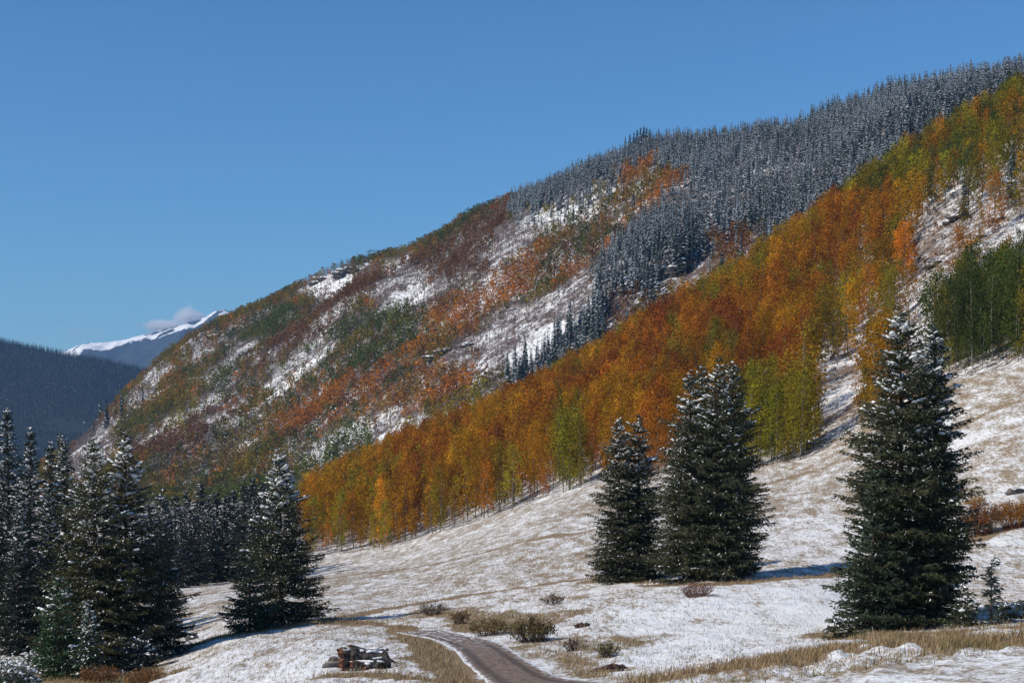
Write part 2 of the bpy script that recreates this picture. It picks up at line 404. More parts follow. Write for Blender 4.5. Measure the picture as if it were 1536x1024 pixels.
def ground_mat(name, c_a, c_b, sc_fine, sc_mid, stretch=1.0, bd=0.06, soft=0.10):
    m, n, out = mat_new(name)
    tc = N(n, 'ShaderNodeTexCoord').outputs['Object']
    mp = N(n, 'ShaderNodeMapping'); mp.inputs['Scale'].default_value = (1, stretch, 1); mp.inputs['Rotation'].default_value = (0, 0, 0.35)
    n.links.new(tc, mp.inputs[0]); v = mp.outputs[0]
    att = N(n, 'ShaderNodeAttribute', attribute_name='mask').outputs['Fac']
    n1 = noise(n, v, sc_fine, 5, 0.65); n2 = noise(n, v, sc_mid, 4, 0.6); n3 = noise(n, tc, sc_fine * 3.1, 3, 0.6)
    s = mathn(n, 'ADD', mathn(n, 'MULTIPLY', n1, 0.55), mathn(n, 'MULTIPLY', n2, 0.45))
    s = mathn(n, 'ADD', s, mathn(n, 'MULTIPLY', mathn(n, 'SUBTRACT', n3, 0.5), 0.45))
    t = mathn(n, 'MULTIPLY_ADD', att, -0.42, 0.70)
    d = mathn(n, 'SUBTRACT', s, t)
    f = mapr(n, d, -soft, soft)
    gc = mixc(n, mapr(n, n3, 0.35, 0.65), c_a, c_b)
    hgt = mathn(n, 'ADD', n1, mathn(n, 'MULTIPLY', n3, 0.5))
    surf(n, out, mixc(n, f, SNOW, gc), 0.85, bump=hgt, bstr=0.7, bdist=bd)
    return m
M_MEADOW = ground_mat('snowy_meadow', (0.34, 0.235, 0.13), (0.20, 0.145, 0.085), 4.5, 0.8, 0.30, 0.14)
M_HILL = ground_mat('snowy_hill', (0.22, 0.15, 0.10), (0.11, 0.085, 0.07), 1.0, 0.25, 1.3, 0.3)
M_MOUNT = ground_mat('snowy_mountain', (0.16, 0.11, 0.085), (0.09, 0.075, 0.07), 0.33, 0.07, 1.0, 0.8)
M_RIDGE = ground_mat('ridge_ground', (0.03, 0.035, 0.035), (0.02, 0.025, 0.028), 0.05, 0.012, 1.0, 2.0)
M_RANGE = ground_mat('range_ground', (0.035, 0.045, 0.045), (0.06, 0.065, 0.06), 0.012, 0.004, 1.0, 6.0, 0.05)
def rangemask(x, y, z):
    u, v = proj(x, y, z)
    sky_v = HV - F * np.interp(u, UT, LZ[17]) / 9000
    low = np.interp(u, [-300, 60, 100, 150, 175, 215, 300, 330, 400], [4, 10, 9, 6, 2, 3, 3.5, 4, 3])
    rock = smooth(0.0, 0.22, fbm(x / 80, y / 160, 4, 93) - 0.05) * smooth(165, 200, u) + 0.7 * smooth(0.1, 0.3, fbm(x / 50, y / 120, 3, 94))
    return np.clip(rock + 0.02 + 1.05 * smooth(0.65, 1.3, (v - sky_v + np.interp(u, [160, 185], [0, 3.5])) / low + 0.9 * fbm(x / 70, y / 110, 4, 90)), 0, 1.1)

def mountmask(x, y, z):
    u, v = proj(x, y, z); r = 0.62 + 0.3 * fbm(x / 40, y / 40, 3, 81)
    wu = u + 15 * fbm(x / 45, y / 45, 4, 400); wv = v - 5 + 12 * fbm(x / 45, y / 45, 4, 410)
    sa = u * 0.80 - v * 0.60; sq = u * 0.60 + v * 0.80; st = fbm(sq / 20 + 0.6 * fbm(x / 40, y / 40, 2, 434), sa / 110, 3, 433)
    for c, P in PATCH:
        q = inpoly(wu, wv, P); r[q] = {'X': 0.22, 'S': 0.50, 'B': 0.55, 's': 0.48, 'C': 0.62, 'c': 0.4, 'l': 0.58}.get(c, 0.6) + 0.25 * fbm(x[q] / 25, y[q] / 25, 3, 82)
    return np.clip(r + 0.06 - 0.20 * smooth(0.2, 0.4, st), 0.05, 1.1)
ground_strip('meadow', 0, 7, M_MEADOW, lambda x, y, z: gmask(x, y))
ground_strip('hillside', 7, 10, M_HILL, lambda x, y, z: 0.56 + 0.32 * fbm(x / 14, y / 14, 3, 80))
ground_strip('mountain', 10, 12, M_MOUNT, mountmask)
ground_strip('forested_hill', 12, 15, M_RIDGE, lambda x, y, z: 1.1 + 0 * x)
ground_strip('snowy_mountains', 15, 18, M_RANGE, rangemask)

# dirt road, draped on the ground with a slight crown and two wheel ruts
def build_road():
    P = ROADF; T = np.gradient(P, axis=0); T /= np.hypot(T[:, 0], T[:, 1])[:, None]; Nn = np.stack([-T[:, 1], T[:, 0]], 1)
    offs = np.linspace(-1.15, 1.15, 15)
    V = []
    for j, o in enumerate(offs):
        wob = 0.14 * fbm(np.arange(len(P)) / 5.0, np.full(len(P), o * 3), 2, 3) if abs(o) > 1.0 else 0
        p = P + Nn * (o + wob * np.sign(o) if np.ndim(wob) else o)[..., None] if np.ndim(wob) else P + Nn * o
        h = H(p[:, 0], p[:, 1]) + 0.05 - 0.03 * math.exp(-((abs(o) - 0.7) / 0.22) ** 2) - (0.04 if abs(o) > 1.1 else 0)
        V.append(np.column_stack([p, h]))
    V = np.array(V).transpose(1, 0, 2); R, Cn = V.shape[:2]
    i = np.arange(R - 1)[:, None] * Cn + np.arange(Cn - 1)[None, :]
    q = np.stack([i, i + Cn, i + Cn + 1, i + 1], -1).reshape(-1, 4)
    q = q[:, ::-1]
    lat = np.tile(offs, R)
    m, n, out = mat_new('damp_dirt'); tc = N(n, 'ShaderNodeTexCoord').outputs['Object']
    la = N(n, 'ShaderNodeAttribute', attribute_name='lateral').outputs['Fac']; al = N(n, 'ShaderNodeAttribute', attribute_name='along').outputs['Fac']
    cv = N(n, 'ShaderNodeCombineXYZ'); n.links.new(mathn(n, 'MULTIPLY', la, 6.0), cv.inputs[0]); n.links.new(mathn(n, 'MULTIPLY', al, 0.35), cv.inputs[1])
    f1 = noise(n, cv.outputs[0], 1.6, 5, 0.65); f2 = noise(n, tc, 3.5, 5, 0.7)
    c = mixc(n, mapr(n, f1, 0.35, 0.65), (0.23, 0.16, 0.115), (0.11, 0.076, 0.058))
    c = mixc(n, mapr(n, f2, 0.45, 0.75), c, (0.32, 0.24, 0.18))
    ed = mathn(n, 'ADD', mathn(n, 'MULTIPLY', mathn(n, 'ABSOLUTE', la), 0.5), mathn(n, 'MULTIPLY', f2, 0.55))
    mid = mathn(n, 'ADD', mathn(n, 'MULTIPLY', f1, 0.8), mathn(n, 'MULTIPLY', f2, 0.5))
    rut = mathn(n, 'ABSOLUTE', mathn(n, 'SUBTRACT', mathn(n, 'ABSOLUTE', la), 0.62)); rutf = mapr(n, mathn(n, 'ADD', rut, mathn(n, 'MULTIPLY', f1, 0.25)), 0.18, 0.34, 1.0, 0.0)
    c = mixc(n, mathn(n, 'MULTIPLY', rutf, 0.65), c, (0.06, 0.042, 0.034))
    far_ = mapr(n, al, 50, 70)
    sn = mathn(n, 'MAXIMUM', mapr(n, ed, 0.74, 0.84), mathn(n, 'MULTIPLY', mapr(n, mid, 0.66, 0.74), far_))
    surf(n, out, mixc(n, sn, c, SNOW), 0.7, bump=f2, bstr=0.6, bdist=0.08)
    o = mesh('dirt_road', V.reshape(-1, 3), q, mat=m, smoothed=True,
             attrs={'lateral': ('FLOAT', lat), 'along': ('FLOAT', np.repeat(ts, Cn))})
    tag(o, kind='structure')
build_road()

# ------------------------------------------------------------------ geometry kits
def unit(v): return v / (np.linalg.norm(v, axis=-1, keepdims=True) + 1e-9)
def cards(c, a, w):
    """diamond blades: centre, half axis, half width -> verts (N*4,3), quads"""
    V = np.stack([c - a, c + w, c + a, c - w], 1).reshape(-1, 3)
    return V, np.arange(len(c) * 4).reshape(-1, 4)
def rdir(n, rng): return unit(rng.normal(size=(n, 3)))
def perp(a, rng): return unit(np.cross(a, rng.normal(size=a.shape)))
def tube(pts, rad, sides=6):
    pts = np.asarray(pts, float); n = len(pts); V = []
    for i in range(n):
        t = unit(pts[min(i + 1, n - 1)] - pts[max(i - 1, 0)])
        s = unit(np.cross(t, [0.3, 1, 0.1] if abs(t[1]) < 0.9 else [1, 0, 0])); b = np.cross(t, s)
        for k in range(sides):
            an = 2 * math.pi * k / sides; V.append(pts[i] + rad[i] * (s * math.cos(an) + b * math.sin(an)))
    q = [(i * sides + k, i * sides + (k + 1) % sides, (i + 1) * sides + (k + 1) % sides, (i + 1) * sides + k) for i in range(n - 1) for k in range(sides)]
    return np.array(V), np.array(q)
class MB:
    def __init__(s): s.V = []; s.Q = []; s.T = []; s.R = []; s.Cc = []; s.n = 0
    def add(s, V, Q=None, T=None, rnd=None, col=None):
        V = np.asarray(V, float)
        s.V.append(V)
        if Q is not None and len(Q): s.Q.append(np.asarray(Q) + s.n)
        if T is not None and len(T): s.T.append(np.asarray(T) + s.n)
        s.R.append(np.broadcast_to(0.5 if rnd is None else rnd, (len(V),)))
        s.Cc.append(np.broadcast_to((0.1, 0.1, 0.1, 0) if col is None else col, (len(V), 4)))
        s.n += len(V)
    def arrays(s):
        return (np.concatenate(s.V), np.concatenate(s.Q) if s.Q else np.zeros((0, 4), int),
                np.concatenate(s.T) if s.T else np.zeros((0, 3), int), np.concatenate(s.R), np.concatenate(s.Cc))
    def build(s, name, mat, link=True, parent=None, col=False, smoothed=False):
        V, Q, T, R, Cc = s.arrays()
        at = {'rnd': ('FLOAT', R)}
        if col: at['col'] = ('FLOAT_COLOR', Cc)
        return mesh(name, V, Q, T, mat, at, smoothed, link, parent)
def scatter(mb, tpl, pos, yaw, scl, cols, rng):
    """merge copies of a template (V, Q, T, R) into mb; scl is (n,3)"""
    V, Q, T, R = tpl[:4]
    n = len(pos)
    if n == 0: return
    c, s = np.cos(yaw)[:, None], np.sin(yaw)[:, None]
    x = V[None, :, 0] * scl[:, 0:1]; y = V[None, :, 1] * scl[:, 1:2]; z = V[None, :, 2] * scl[:, 2:3]
    W = np.stack([x * c - y * s + pos[:, 0:1], x * s + y * c + pos[:, 1:2], z + pos[:, 2:3]], -1).reshape(-1, 3)
    off = (np.arange(n) * len(V))[:, None, None]
    r = np.mod(R[None, :] + rng.random((n, 1)), 1.0).ravel()
    mb.add(W, (Q[None] + off).reshape(-1, 4) if len(Q) else None, (T[None] + off).reshape(-1, 3) if len(T) else None, r, np.repeat(cols, len(V), 0))

# snow lump: flattened irregular ellipsoid
def lump_tpl(nu=7, nv=5):
    V = []; Q = []; T = []
    for j in range(1, nv):
        ph = math.pi * j / nv
        for i in range(nu): V.append((math.sin(ph) * math.cos(2 * math.pi * i / nu), math.sin(ph) * math.sin(2 * math.pi * i / nu), math.cos(ph)))
    for j in range(nv - 2):
        for i in range(nu): Q.append((j * nu + i, (j + 1) * nu + i, (j + 1) * nu + (i + 1) % nu, j * nu + (i + 1) % nu))
    V += [(0, 0, 1), (0, 0, -1)]; a = len(V) - 2
    for i in range(nu): T += [(a, i, (i + 1) % nu), (a + 1, (nv - 2) * nu + (i + 1) % nu, (nv - 2) * nu + i)]
    return np.array(V, float), np.array(Q), np.array(T)
LV, LQ, LT = lump_tpl()
def lumps(mb, pos, yaw, size, rng, dirv=None):
    """size (n,3)"""
    n = len(pos)
    if not n: return
    jit = 1 + 0.34 * rng.normal(size=(n, len(LV), 1))
    P = LV[None] * np.clip(jit, .4, 1.6) * size[:, None, :]
    c, s = np.cos(yaw)[:, None], np.sin(yaw)[:, None]
    W = np.stack([P[..., 0] * c - P[..., 1] * s, P[..., 0] * s + P[..., 1] * c, P[..., 2]], -1)
    if dirv is not None: W[..., 2] += (P[..., 0] * dirv[:, None])
    W += pos[:, None, :]
    off = (np.arange(n) * len(LV))[:, None, None]
    mb.add(W.reshape(-1, 3), (LQ[None] + off).reshape(-1, 4), (LT[None] + off).reshape(-1, 3))

# ------------------------------------------------------------------ spruce
def spruce_meshes(seed, h, r, levels=None, per=7, twig=0.16, csz=1.0, power=0.8, snow=1.0, open_=0.0, bare=0.0, dust=0.10, blobs=1.0):
    """returns (trunk, branches, snow) meshes for a spruce of height h and skirt radius r"""
    rng = np.random.default_rng(seed); q_ = 1.15 + 2.2 * (0.85 - power)
    lean = rng.normal(size=2) * 0.01 * h
    tp = [np.array([lean[0] * t * t, lean[1] * t * t, -0.3 + (h + 0.3) * t]) for t in np.linspace(0, 1, 9)]
    tv, tq = tube(tp, [max(0.012, (0.013 * h + 0.04) * (1 - t) ** 0.9) for t in np.linspace(0, 1, 9)], 7)
    mt = MB(); mt.add(tv, tq)
    mf = MB(); ms = MB()
    levels = levels or int(h / 0.23)
    sec = 1 + 0.26 * (rng.random(10) - 0.5)           # slow irregularity round the tree
    for li in range(levels):
        t = (li + rng.random() * 0.7) / levels
        t = t ** 1.0
        z = h * (0.02 + 0.965 * t)
        R0 = r * (1 - t ** q_) * (0.80 + 0.2 * min(1, t / 0.1)) * (0.92 + 0.16 * math.sin(li * 0.9 + seed)) + 0.10
        nb = max(4, int(per * (0.75 + 0.5 * (1 - t)) * (0.8 + .4 * rng.random())))
        ph0 = rng.random() * 6.28
        for b in range(nb):
            ph = ph0 + 6.283 * (b + 0.5 * rng.random()) / nb
            Lb = R0 * (0.90 + 0.20 * rng.random()) * sec[int((ph % 6.283) / 6.2832 * 10) % 10] * (0.74 + 0.50 * float(vnoise(np.array(ph * 1.6), np.array(t * 11.0), seed)))
            if rng.random() < open_: Lb *= 0.55
            zz = z + rng.normal() * 0.20
            a0 = (-0.42 + 0.95 * t ** 1.2) + rng.normal() * 0.08; b0 = 0.30 * (1 - t)
            dx, dy = math.cos(ph), math.sin(ph)
            side = np.array([-dy, dx, 0.0])
            def bp(s): s = np.asarray(s)[..., None]; return np.concatenate([dx * Lb * s, dy * Lb * s, Lb * (a0 * s + b0 * s * s)], -1) + np.array([lean[0] * t * t, lean[1] * t * t, zz])
            # woody branch
            if Lb > 0.5:
                pts = bp(np.linspace(0, 0.9, 3)); bv, bq = tube(pts, [0.012 + 0.009 * Lb, 0.012, 0.005], 3); mt.add(bv, bq)
            nt_ = max(3, int(Lb / twig))
            s = np.linspace(0.12 if Lb < 1 else 0.2, 1.0, nt_)
            s = np.repeat(s, 2); sd = np.tile([1.0, -1.0], nt_)
            fwd = np.array([dx, dy, a0 + b0])
            tl = ((0.36 * Lb * (1.05 - s) + 0.22) * (0.6 + 0.7 * rng.random(len(s))))
            td = unit(fwd[None] * 0.75 + sd[:, None] * side[None] * (0.85 + 0.3 * rng.random((len(s), 1))) + np.array([0, 0, -0.22]) + rng.normal(size=(len(s), 3)) * 0.15)
            nq = np.maximum(2, (tl / (0.13 * csz)).astype(int) + 1)
            idx = np.repeat(np.arange(len(s)), nq)
            q = rng.random(len(idx)) * 0.95
            base = bp(s)[idx]
            pos = base + td[idx] * (tl[idx] * q)[:, None] + rng.normal(size=(len(idx), 3)) * 0.035 * csz
            pos[:, 2] -= 0.10 * tl[idx] * q
            ax = unit(td[idx] + rng.normal(size=(len(idx), 3)) * 0.45 + np.array([0, 0, -0.12]))
            hl = (0.080 + 0.05 * rng.random(len(idx))) * csz
            wd = perp(ax, rng)
            V, Q = cards(pos, ax * hl[:, None], wd * (0.022 + 0.016 * rng.random(len(idx)))[:, None] * csz)
            mf.add(V, Q, rnd=np.repeat(rng.random(len(idx)), 4))
            # leader of the branch
            sl_ = np.linspace(0.3, 1.04, max(3, int(Lb / 0.09)))
            pl_ = bp(sl_); ax2 = unit(np.tile(fwd, (len(sl_), 1)) + rng.normal(size=(len(sl_), 3)) * 0.35)
            V, Q = cards(pl_, ax2 * 0.11 * csz, perp(ax2, rng) * 0.035 * csz); mf.add(V, Q, rnd=np.repeat(rng.random(len(sl_)), 4))
            # snow: pads on the outer branch plus dusting on the twigs
            psn = snow * (0.05 + 0.95 * smooth(0.45, 0.85, np.array(t)))
            if rng.random() < psn * 0.62:
                k = rng.integers(2, 5 + int(3 * min(1.5, Lb)))
                ss = 0.45 + 0.55 * rng.random(k); pp = bp(ss) + np.column_stack([side[0] * rng.normal(size=k) * 0.10 * Lb, side[1] * rng.normal(size=k) * 0.10 * Lb, 0.045 + 0 * ss])
                sz = (0.035 + 0.085 * rng.random(k) ** 2) * blobs * (0.65 + 0.35 * min(1, Lb))
                lumps(ms, pp, np.full(k, ph) + rng.normal(size=k) * 0.4, np.column_stack([sz * 1.45, sz, sz * 0.5]), rng, np.full(k, a0 + b0))
            kd = rng.random(len(idx)) < dust * snow * (0.35 + 1.1 * float(smooth(0.3, 0.9, np.array(t)))) * (0.3 + q)
            if kd.any():
                pd = pos[kd] + np.array([0, 0, 0.03]) * csz; axd = ax[kd]; wdd = unit(np.cross(axd, [0, 0, 1.0]) + rng.normal(size=axd.shape) * 0.25)
                V, Q = cards(pd, axd * hl[kd][:, None] * 0.85, wdd * 0.030 * csz); ms.add(V, Q)
    return (mt.build('trunk', M_BARK, link=False), mf.build('branches', M_NEEDLE, link=False),
            ms.build('snow_cover', M_SNOW, link=False, smoothed=True) if ms.V else None)

def place_spruce(meshes, x, y, label, group=None, col=(0.062, 0.064, 0.033), rz=0.0, scale=(1, 1, 1), name='spruce_tree'):
    z = float(H(np.array([x]), np.array([y]))[0])
    e = empty(name, (x, y, z - 0.03), label, 'spruce tree', group, rz); e.scale = scale
    for nm, me in zip(('trunk', 'branches', 'snow_cover'), meshes):
        if me is None: continue
        o = bpy.data.objects.new(nm, me); C.objects.link(o); o.parent = e
        o.color = (*col, 1)
    return e
def px(u, Y): return (u - CU) / F * Y
def hero(u, Y, top, rpx, seed, label, group=None, col=(0.062, 0.064, 0.033), **kw):
    x = px(u, Y); z = float(H(np.array([x]), np.array([Y]))[0])
    h = (HV - top) * Y / F - z; r = rpx * Y / F
    return place_spruce(spruce_meshes(seed, h, r, **kw), x, Y, label, group, col)

G1 = 'large spruces standing on the meadow'
hero(1352, 61, 466, 92, 11, 'tallest dark spruce at the right with snow pads on its uppermost boughs', G1, power=0.12, snow=0.75, blobs=1.25, dust=0.12, open_=0.22, per=10, col=(0.062, 0.064, 0.032))
hero(1403, 62.6, 482, 62, 12, 'slightly shorter spruce joined to the right flank of the tallest spruce', G1, power=0.2, snow=0.8, blobs=1.25, dust=0.12, open_=0.22, per=9, col=(0.04, 0.052, 0.033))
hero(1308, 59.5, 690, 52, 13, 'mid-height spruce leaning against the lower left of the tallest spruce', G1, power=0.7, snow=0.25, dust=0.09, col=(0.042, 0.058, 0.034))
hero(1035, 90, 556, 58, 21, 'leftmost spire of the tight clump of four spruces in the middle of the meadow', G1, power=0.35, snow=0.95, blobs=1.05, dust=0.14)
hero(1056, 93, 541, 56, 22, 'second spire from the left in the tight middle clump of four spruces', G1, power=0.35, snow=0.9, blobs=1.05, dust=0.11)
hero(1077, 89, 537, 60, 23, 'third and tallest spire of the tight middle clump of four spruces', G1, power=0.35, snow=0.85, blobs=1.05, dust=0.10)
hero(1096, 92, 541, 56, 24, 'rightmost spire of the tight clump of four spruces in the middle of the meadow', G1, power=0.25, snow=0.75, blobs=1.05, dust=0.07)
hero(929, 97, 627, 48, 31, 'left tree of the spruce pair just left of the middle clump', G1, power=0.45, snow=1.0, blobs=1.05, dust=0.14)
hero(957, 98, 621, 46, 32, 'right tree of the spruce pair just left of the middle clump', G1, power=0.45, snow=0.95, blobs=1.05, dust=0.14)
hero(422, 88, 674, 66, 41, 'lone full snowy spruce on the grassy mound beside the road bend', G1, power=0.62, snow=1.15, blobs=1.5, dust=0.2)
hero(375, 85, 838, 42, 42, 'short bushy spruce against the left foot of the lone snowy spruce', G1, power=0.7, snow=0.2, dust=0.10, col=(0.05, 0.07, 0.045))
G2 = 'spruces crowded at the lower left'
hero(143, 78, 655, 92, 51, 'olive-tinged snowy spruce with a pointed top at the lower left', G2, power=0.68, snow=1.0, blobs=1.05, dust=0.2, col=(0.075, 0.07, 0.03))
hero(190, 80, 647, 92, 52, 'tall snowy spruce just right of the olive-tinged one at the lower left', G2, col=(0.068, 0.066, 0.032), power=0.7, snow=1.15, blobs=1.4, dust=0.18)
hero(240, 83, 738, 46, 53, 'shorter frosted spruce on the right flank of the lower left clump', G2, power=0.7, snow=0.9, dust=0.22, col=(0.05, 0.06, 0.05))
hero(88, 70, 862, 42, 54, 'low rounded green spruce with thick snow caps at the foot of the left clump', G2, power=0.55, snow=0.9, blobs=1.2, dust=0.16, col=(0.045, 0.08, 0.035))
hero(133, 68, 905, 28, 55, 'small narrow snow-laden spruce in front of the left clump', G2, power=0.85, snow=1.4, blobs=0.9, dust=0.3, col=(0.05, 0.075, 0.04))
hero(212, 72, 950, 42, 56, 'low spreading snowy spruce at the right foot of the left clump', G2, power=0.5, snow=0.8, dust=0.25, col=(0.04, 0.05, 0.045))
GW = 'dark spruces along the left edge'
wv = [spruce_meshes(61, 18.5, 2.5, power=0.75, snow=1.1, blobs=1.2, dust=0.16, twig=0.22, csz=1.3, levels=60),
      spruce_meshes(62, 16.5, 2.2, power=0.72, snow=1.0, blobs=1.2, dust=0.14, twig=0.22, csz=1.3, levels=55),
      spruce_meshes(63, 15.5, 2.4, power=0.8, snow=1.2, blobs=1.2, dust=0.18, twig=0.22, csz=1.3, levels=52)]
for i, (u, Y, top, k, lab) in enumerate([
        (14, 108, 606, 0, 'tallest dark spruce by the left border of the photo'),
        (44, 104, 640, 1, 'dark spruce second from the left border, right of the tallest there'),
        (100, 112, 648, 2, 'dark snowy spruce just left of the olive-tinged spruce'),
        (74, 116, 662, 1, 'dark spruce between two taller ones near the left border'),
        (-22, 110, 630, 2, 'dark spruce half cut off by the left border'),
        (26, 98, 735, 2, 'front dark spruce standing lower than those behind it at the left border'),
        (70, 100, 725, 1, 'shaded spruce in front of the left wall of spruces, behind the olive-tinged one'),
        (-60, 100, 640, 0, 'dark spruce standing outside the left border')]):
    x = px(u, Y); z = float(H(np.array([x]), np.array([Y]))[0]); h = (HV - top) * Y / F - z
    s = h / (18.5, 16.5, 15.5)[k]
    place_spruce(wv[k], x, Y, lab, GW, (0.035, 0.045, 0.032), rz=i * 1.3, scale=(s, s, s))
# row of slim spruces at the far end of the meadow
GR = 'slim spruces behind the meadow'
rv = [spruce_meshes(70 + k, 13.0, 1.45 + 0.15 * k, levels=34, per=6, twig=0.3, csz=2.0, power=0.6, snow=0.6, dust=0.26, blobs=1.0) for k in range(4)]
row = [(236, 768), (250, 748), (262, 742), (281, 735), (299, 726), (312, 742), (326, 736), (341, 742), (352, 735), (366, 728), (378, 714), (391, 722), (402, 735),
       (272, 765), (290, 760), (318, 765), (334, 760), (358, 755), (246, 775), (385, 745), (413, 745), (225, 760), (436, 755)]
for i, (u, top) in enumerate(row):
    Y = 215 + (i * 37 % 30) + (0 if i < 13 else -12)
    x = px(u, Y); z = float(H(np.array([x]), np.array([Y]))[0]); h = (HV - top) * Y / F - z; s = h / 13.0
    w_ = s * (1.3 + 0.2 * ((i * 7) % 5 - 2) / 2)
    place_spruce(rv[i % 4], x, Y, 'slim dark frosted spruce in the shaded row at the far left end of the meadow', GR, (0.048, 0.058, 0.048), rz=i * 2.1, scale=(w_, w_, s))
# saplings
GS = 'spruce saplings'
hero(1487, 57, 845, 20, 81, 'thin spruce sapling standing alone right of the tallest spruce', GS, power=0.8, snow=0.3, dust=0.2, open_=0.4, per=4, col=(0.04, 0.055, 0.045))
hero(1508, 58, 905, 16, 82, 'small bushy sapling right beside the thin lone sapling', GS, power=0.6, snow=0.8, dust=0.3)
hero(1452, 58, 893, 20, 83, 'little snowy sapling between the tallest spruce and the thin sapling', GS, power=0.6, snow=0.8, dust=0.3)
hero(1252, 56, 920, 12, 84, 'tiny narrow sapling at the left foot of the tallest spruce', GS, power=0.8, snow=0.4, dust=0.15)
hero(1278, 56.5, 925, 16, 85, 'tiny rounded sapling under the left boughs of the tallest spruce', GS, power=0.6, snow=0.9, dust=0.3)
hero(1534, 60, 905, 9, 86, 'dark sapling at the right border of the meadow', GS, power=0.7, snow=0.2, dust=0.1)
hero(1440, 57, 905, 18, 87, 'low dark sapling touching the right side of the tallest spruce', GS, power=0.6, snow=0.3, dust=0.2)

# ------------------------------------------------------------------ aspens
def aspen_tpl(seed, H_=11.0, R=1.7, n=620, card=0.15, crown0=0.28, ncl=34, limbs=12):
    rng = np.random.default_rng(seed)
    bend = rng.normal(size=2) * 0.25
    P = lambda t: np.array([bend[0] * math.sin(t * 3), bend[1] * math.sin(t * 2.3), H_ * t])
    mt = MB(); v, q = tube([P(t) - (np.array([0, 0, 0.3]) if t == 0 else 0) for t in np.linspace(0, 0.97, 8)], list(np.linspace(0.105, 0.02, 8)), 5); mt.add(v, q)
    mc = MB(); cen = []; rad = []
    for k in range(ncl):
        t = crown0 + (1 - crown0) * ((k + rng.random()) / ncl)
        s = (t - crown0) / (1 - crown0)
        rr = R * (0.62 + 0.75 * s - 0.80 * max(0, s - 0.45) ** 1.1 - 0.62 * s * s) * (0.30 + 0.75 * math.sqrt(rng.random()))
        an = rng.random() * 6.283
        c = P(t) + np.array([math.cos(an) * rr, math.sin(an) * rr, 0.25 * rr + rng.normal() * 0.1]); cen.append(c); rad.append(0.46 + 0.34 * rng.random())
        if k % max(1, ncl // limbs) == 0:
            a = P(max(0.1, t - 0.09)); v, q = tube([a, (a + c) / 2 + [0, 0, 0.1], c], [0.03, 0.02, 0.008], 3); mt.add(v, q)
    cen = np.array(cen); rad = np.array(rad)
    i = rng.integers(0, ncl, n)
    pos = cen[i] + np.clip(rng.normal(size=(n, 3)), -2, 2) * rad[i][:, None] * np.array([0.62, 0.62, 0.95])
    ax = rdir(n, rng); wd = perp(ax, rng); sz = card * (0.7 + 0.6 * rng.random(n))
    V, Q = cards(pos, ax * sz[:, None], wd * sz[:, None] * 0.85)
    tone = rng.random(ncl)[i] * 0.5 + rng.random(n) * 0.5
    mc.add(V, Q, rnd=np.repeat(np.clip(tone, 0, 0.999) / 7.31, 4))
    return mt, mc
ASP = [aspen_tpl(100 + k, 11.0, 1.8 + 0.2 * (k % 3), 1600, 0.115, 0.08 + 0.06 * (k % 3), 36) for k in range(6)]
ASP_M = [(a.build('trunk', M_ABARK, link=False), b.build('crown', M_LEAF_OBJ, link=False)) for a, b in ASP]
GOLD, ORNG, RUST, YGRN, GREEN, OLIV = (0.40, 0.190, 0.009), (0.37, 0.135, 0.009), (0.27, 0.082, 0.010), (0.25, 0.205, 0.014), (0.075, 0.095, 0.018), (0.22, 0.165, 0.014)
CN = {'g': ('golden', GOLD), 'o': ('orange', ORNG), 'r': ('rust-red', RUST), 'y': ('yellow-green', YGRN), 'e': ('dark green', GREEN), 'l': ('olive', OLIV)}
def gridpts(x0, x1, y0, y1, s, seed, jit=0.85):
    rng = np.random.default_rng(seed)
    gx, gy = np.meshgrid(np.arange(x0, x1, s), np.arange(y0, y1, s)); gx = gx.astype(float); gy = gy.astype(float)
    gx[::2] += s / 2
    x = gx.ravel() + (rng.random(gx.size) - .5) * s * jit; y = gy.ravel() + (rng.random(gx.size) - .5) * s * jit
    return x, y
STAND = [(462, 834), (560, 824), (640, 805), (700, 787), (760, 768), (820, 748), (900, 722), (1000, 712), (1120, 701), (1214, 690), (1216, 640), (1206, 590), (1222, 545), (1216, 505),
         (1222, 470), (1300, 455), (1362, 430), (1366, 385), (1385, 330), (1440, 292), (1536, 262), (1800, 180), (1800, -200), (1300, 100), (1000, 400), (600, 600), (440, 700)]
SPARSE = [(1216, 560), (1216, 470), (1300, 455), (1366, 430), (1372, 500), (1330, 520), (1290, 545), (1240, 560)]
GSTAND = [(1396, 566), (1440, 566), (1536, 545), (1700, 500), (1700, 400), (1536, 448), (1440, 475), (1405, 510)]
ROCKY = [(1366, 440), (1366, 385), (1385, 330), (1440, 292), (1536, 262), (1700, 220), (1700, 360), (1536, 445), (1440, 470), (1390, 500)]
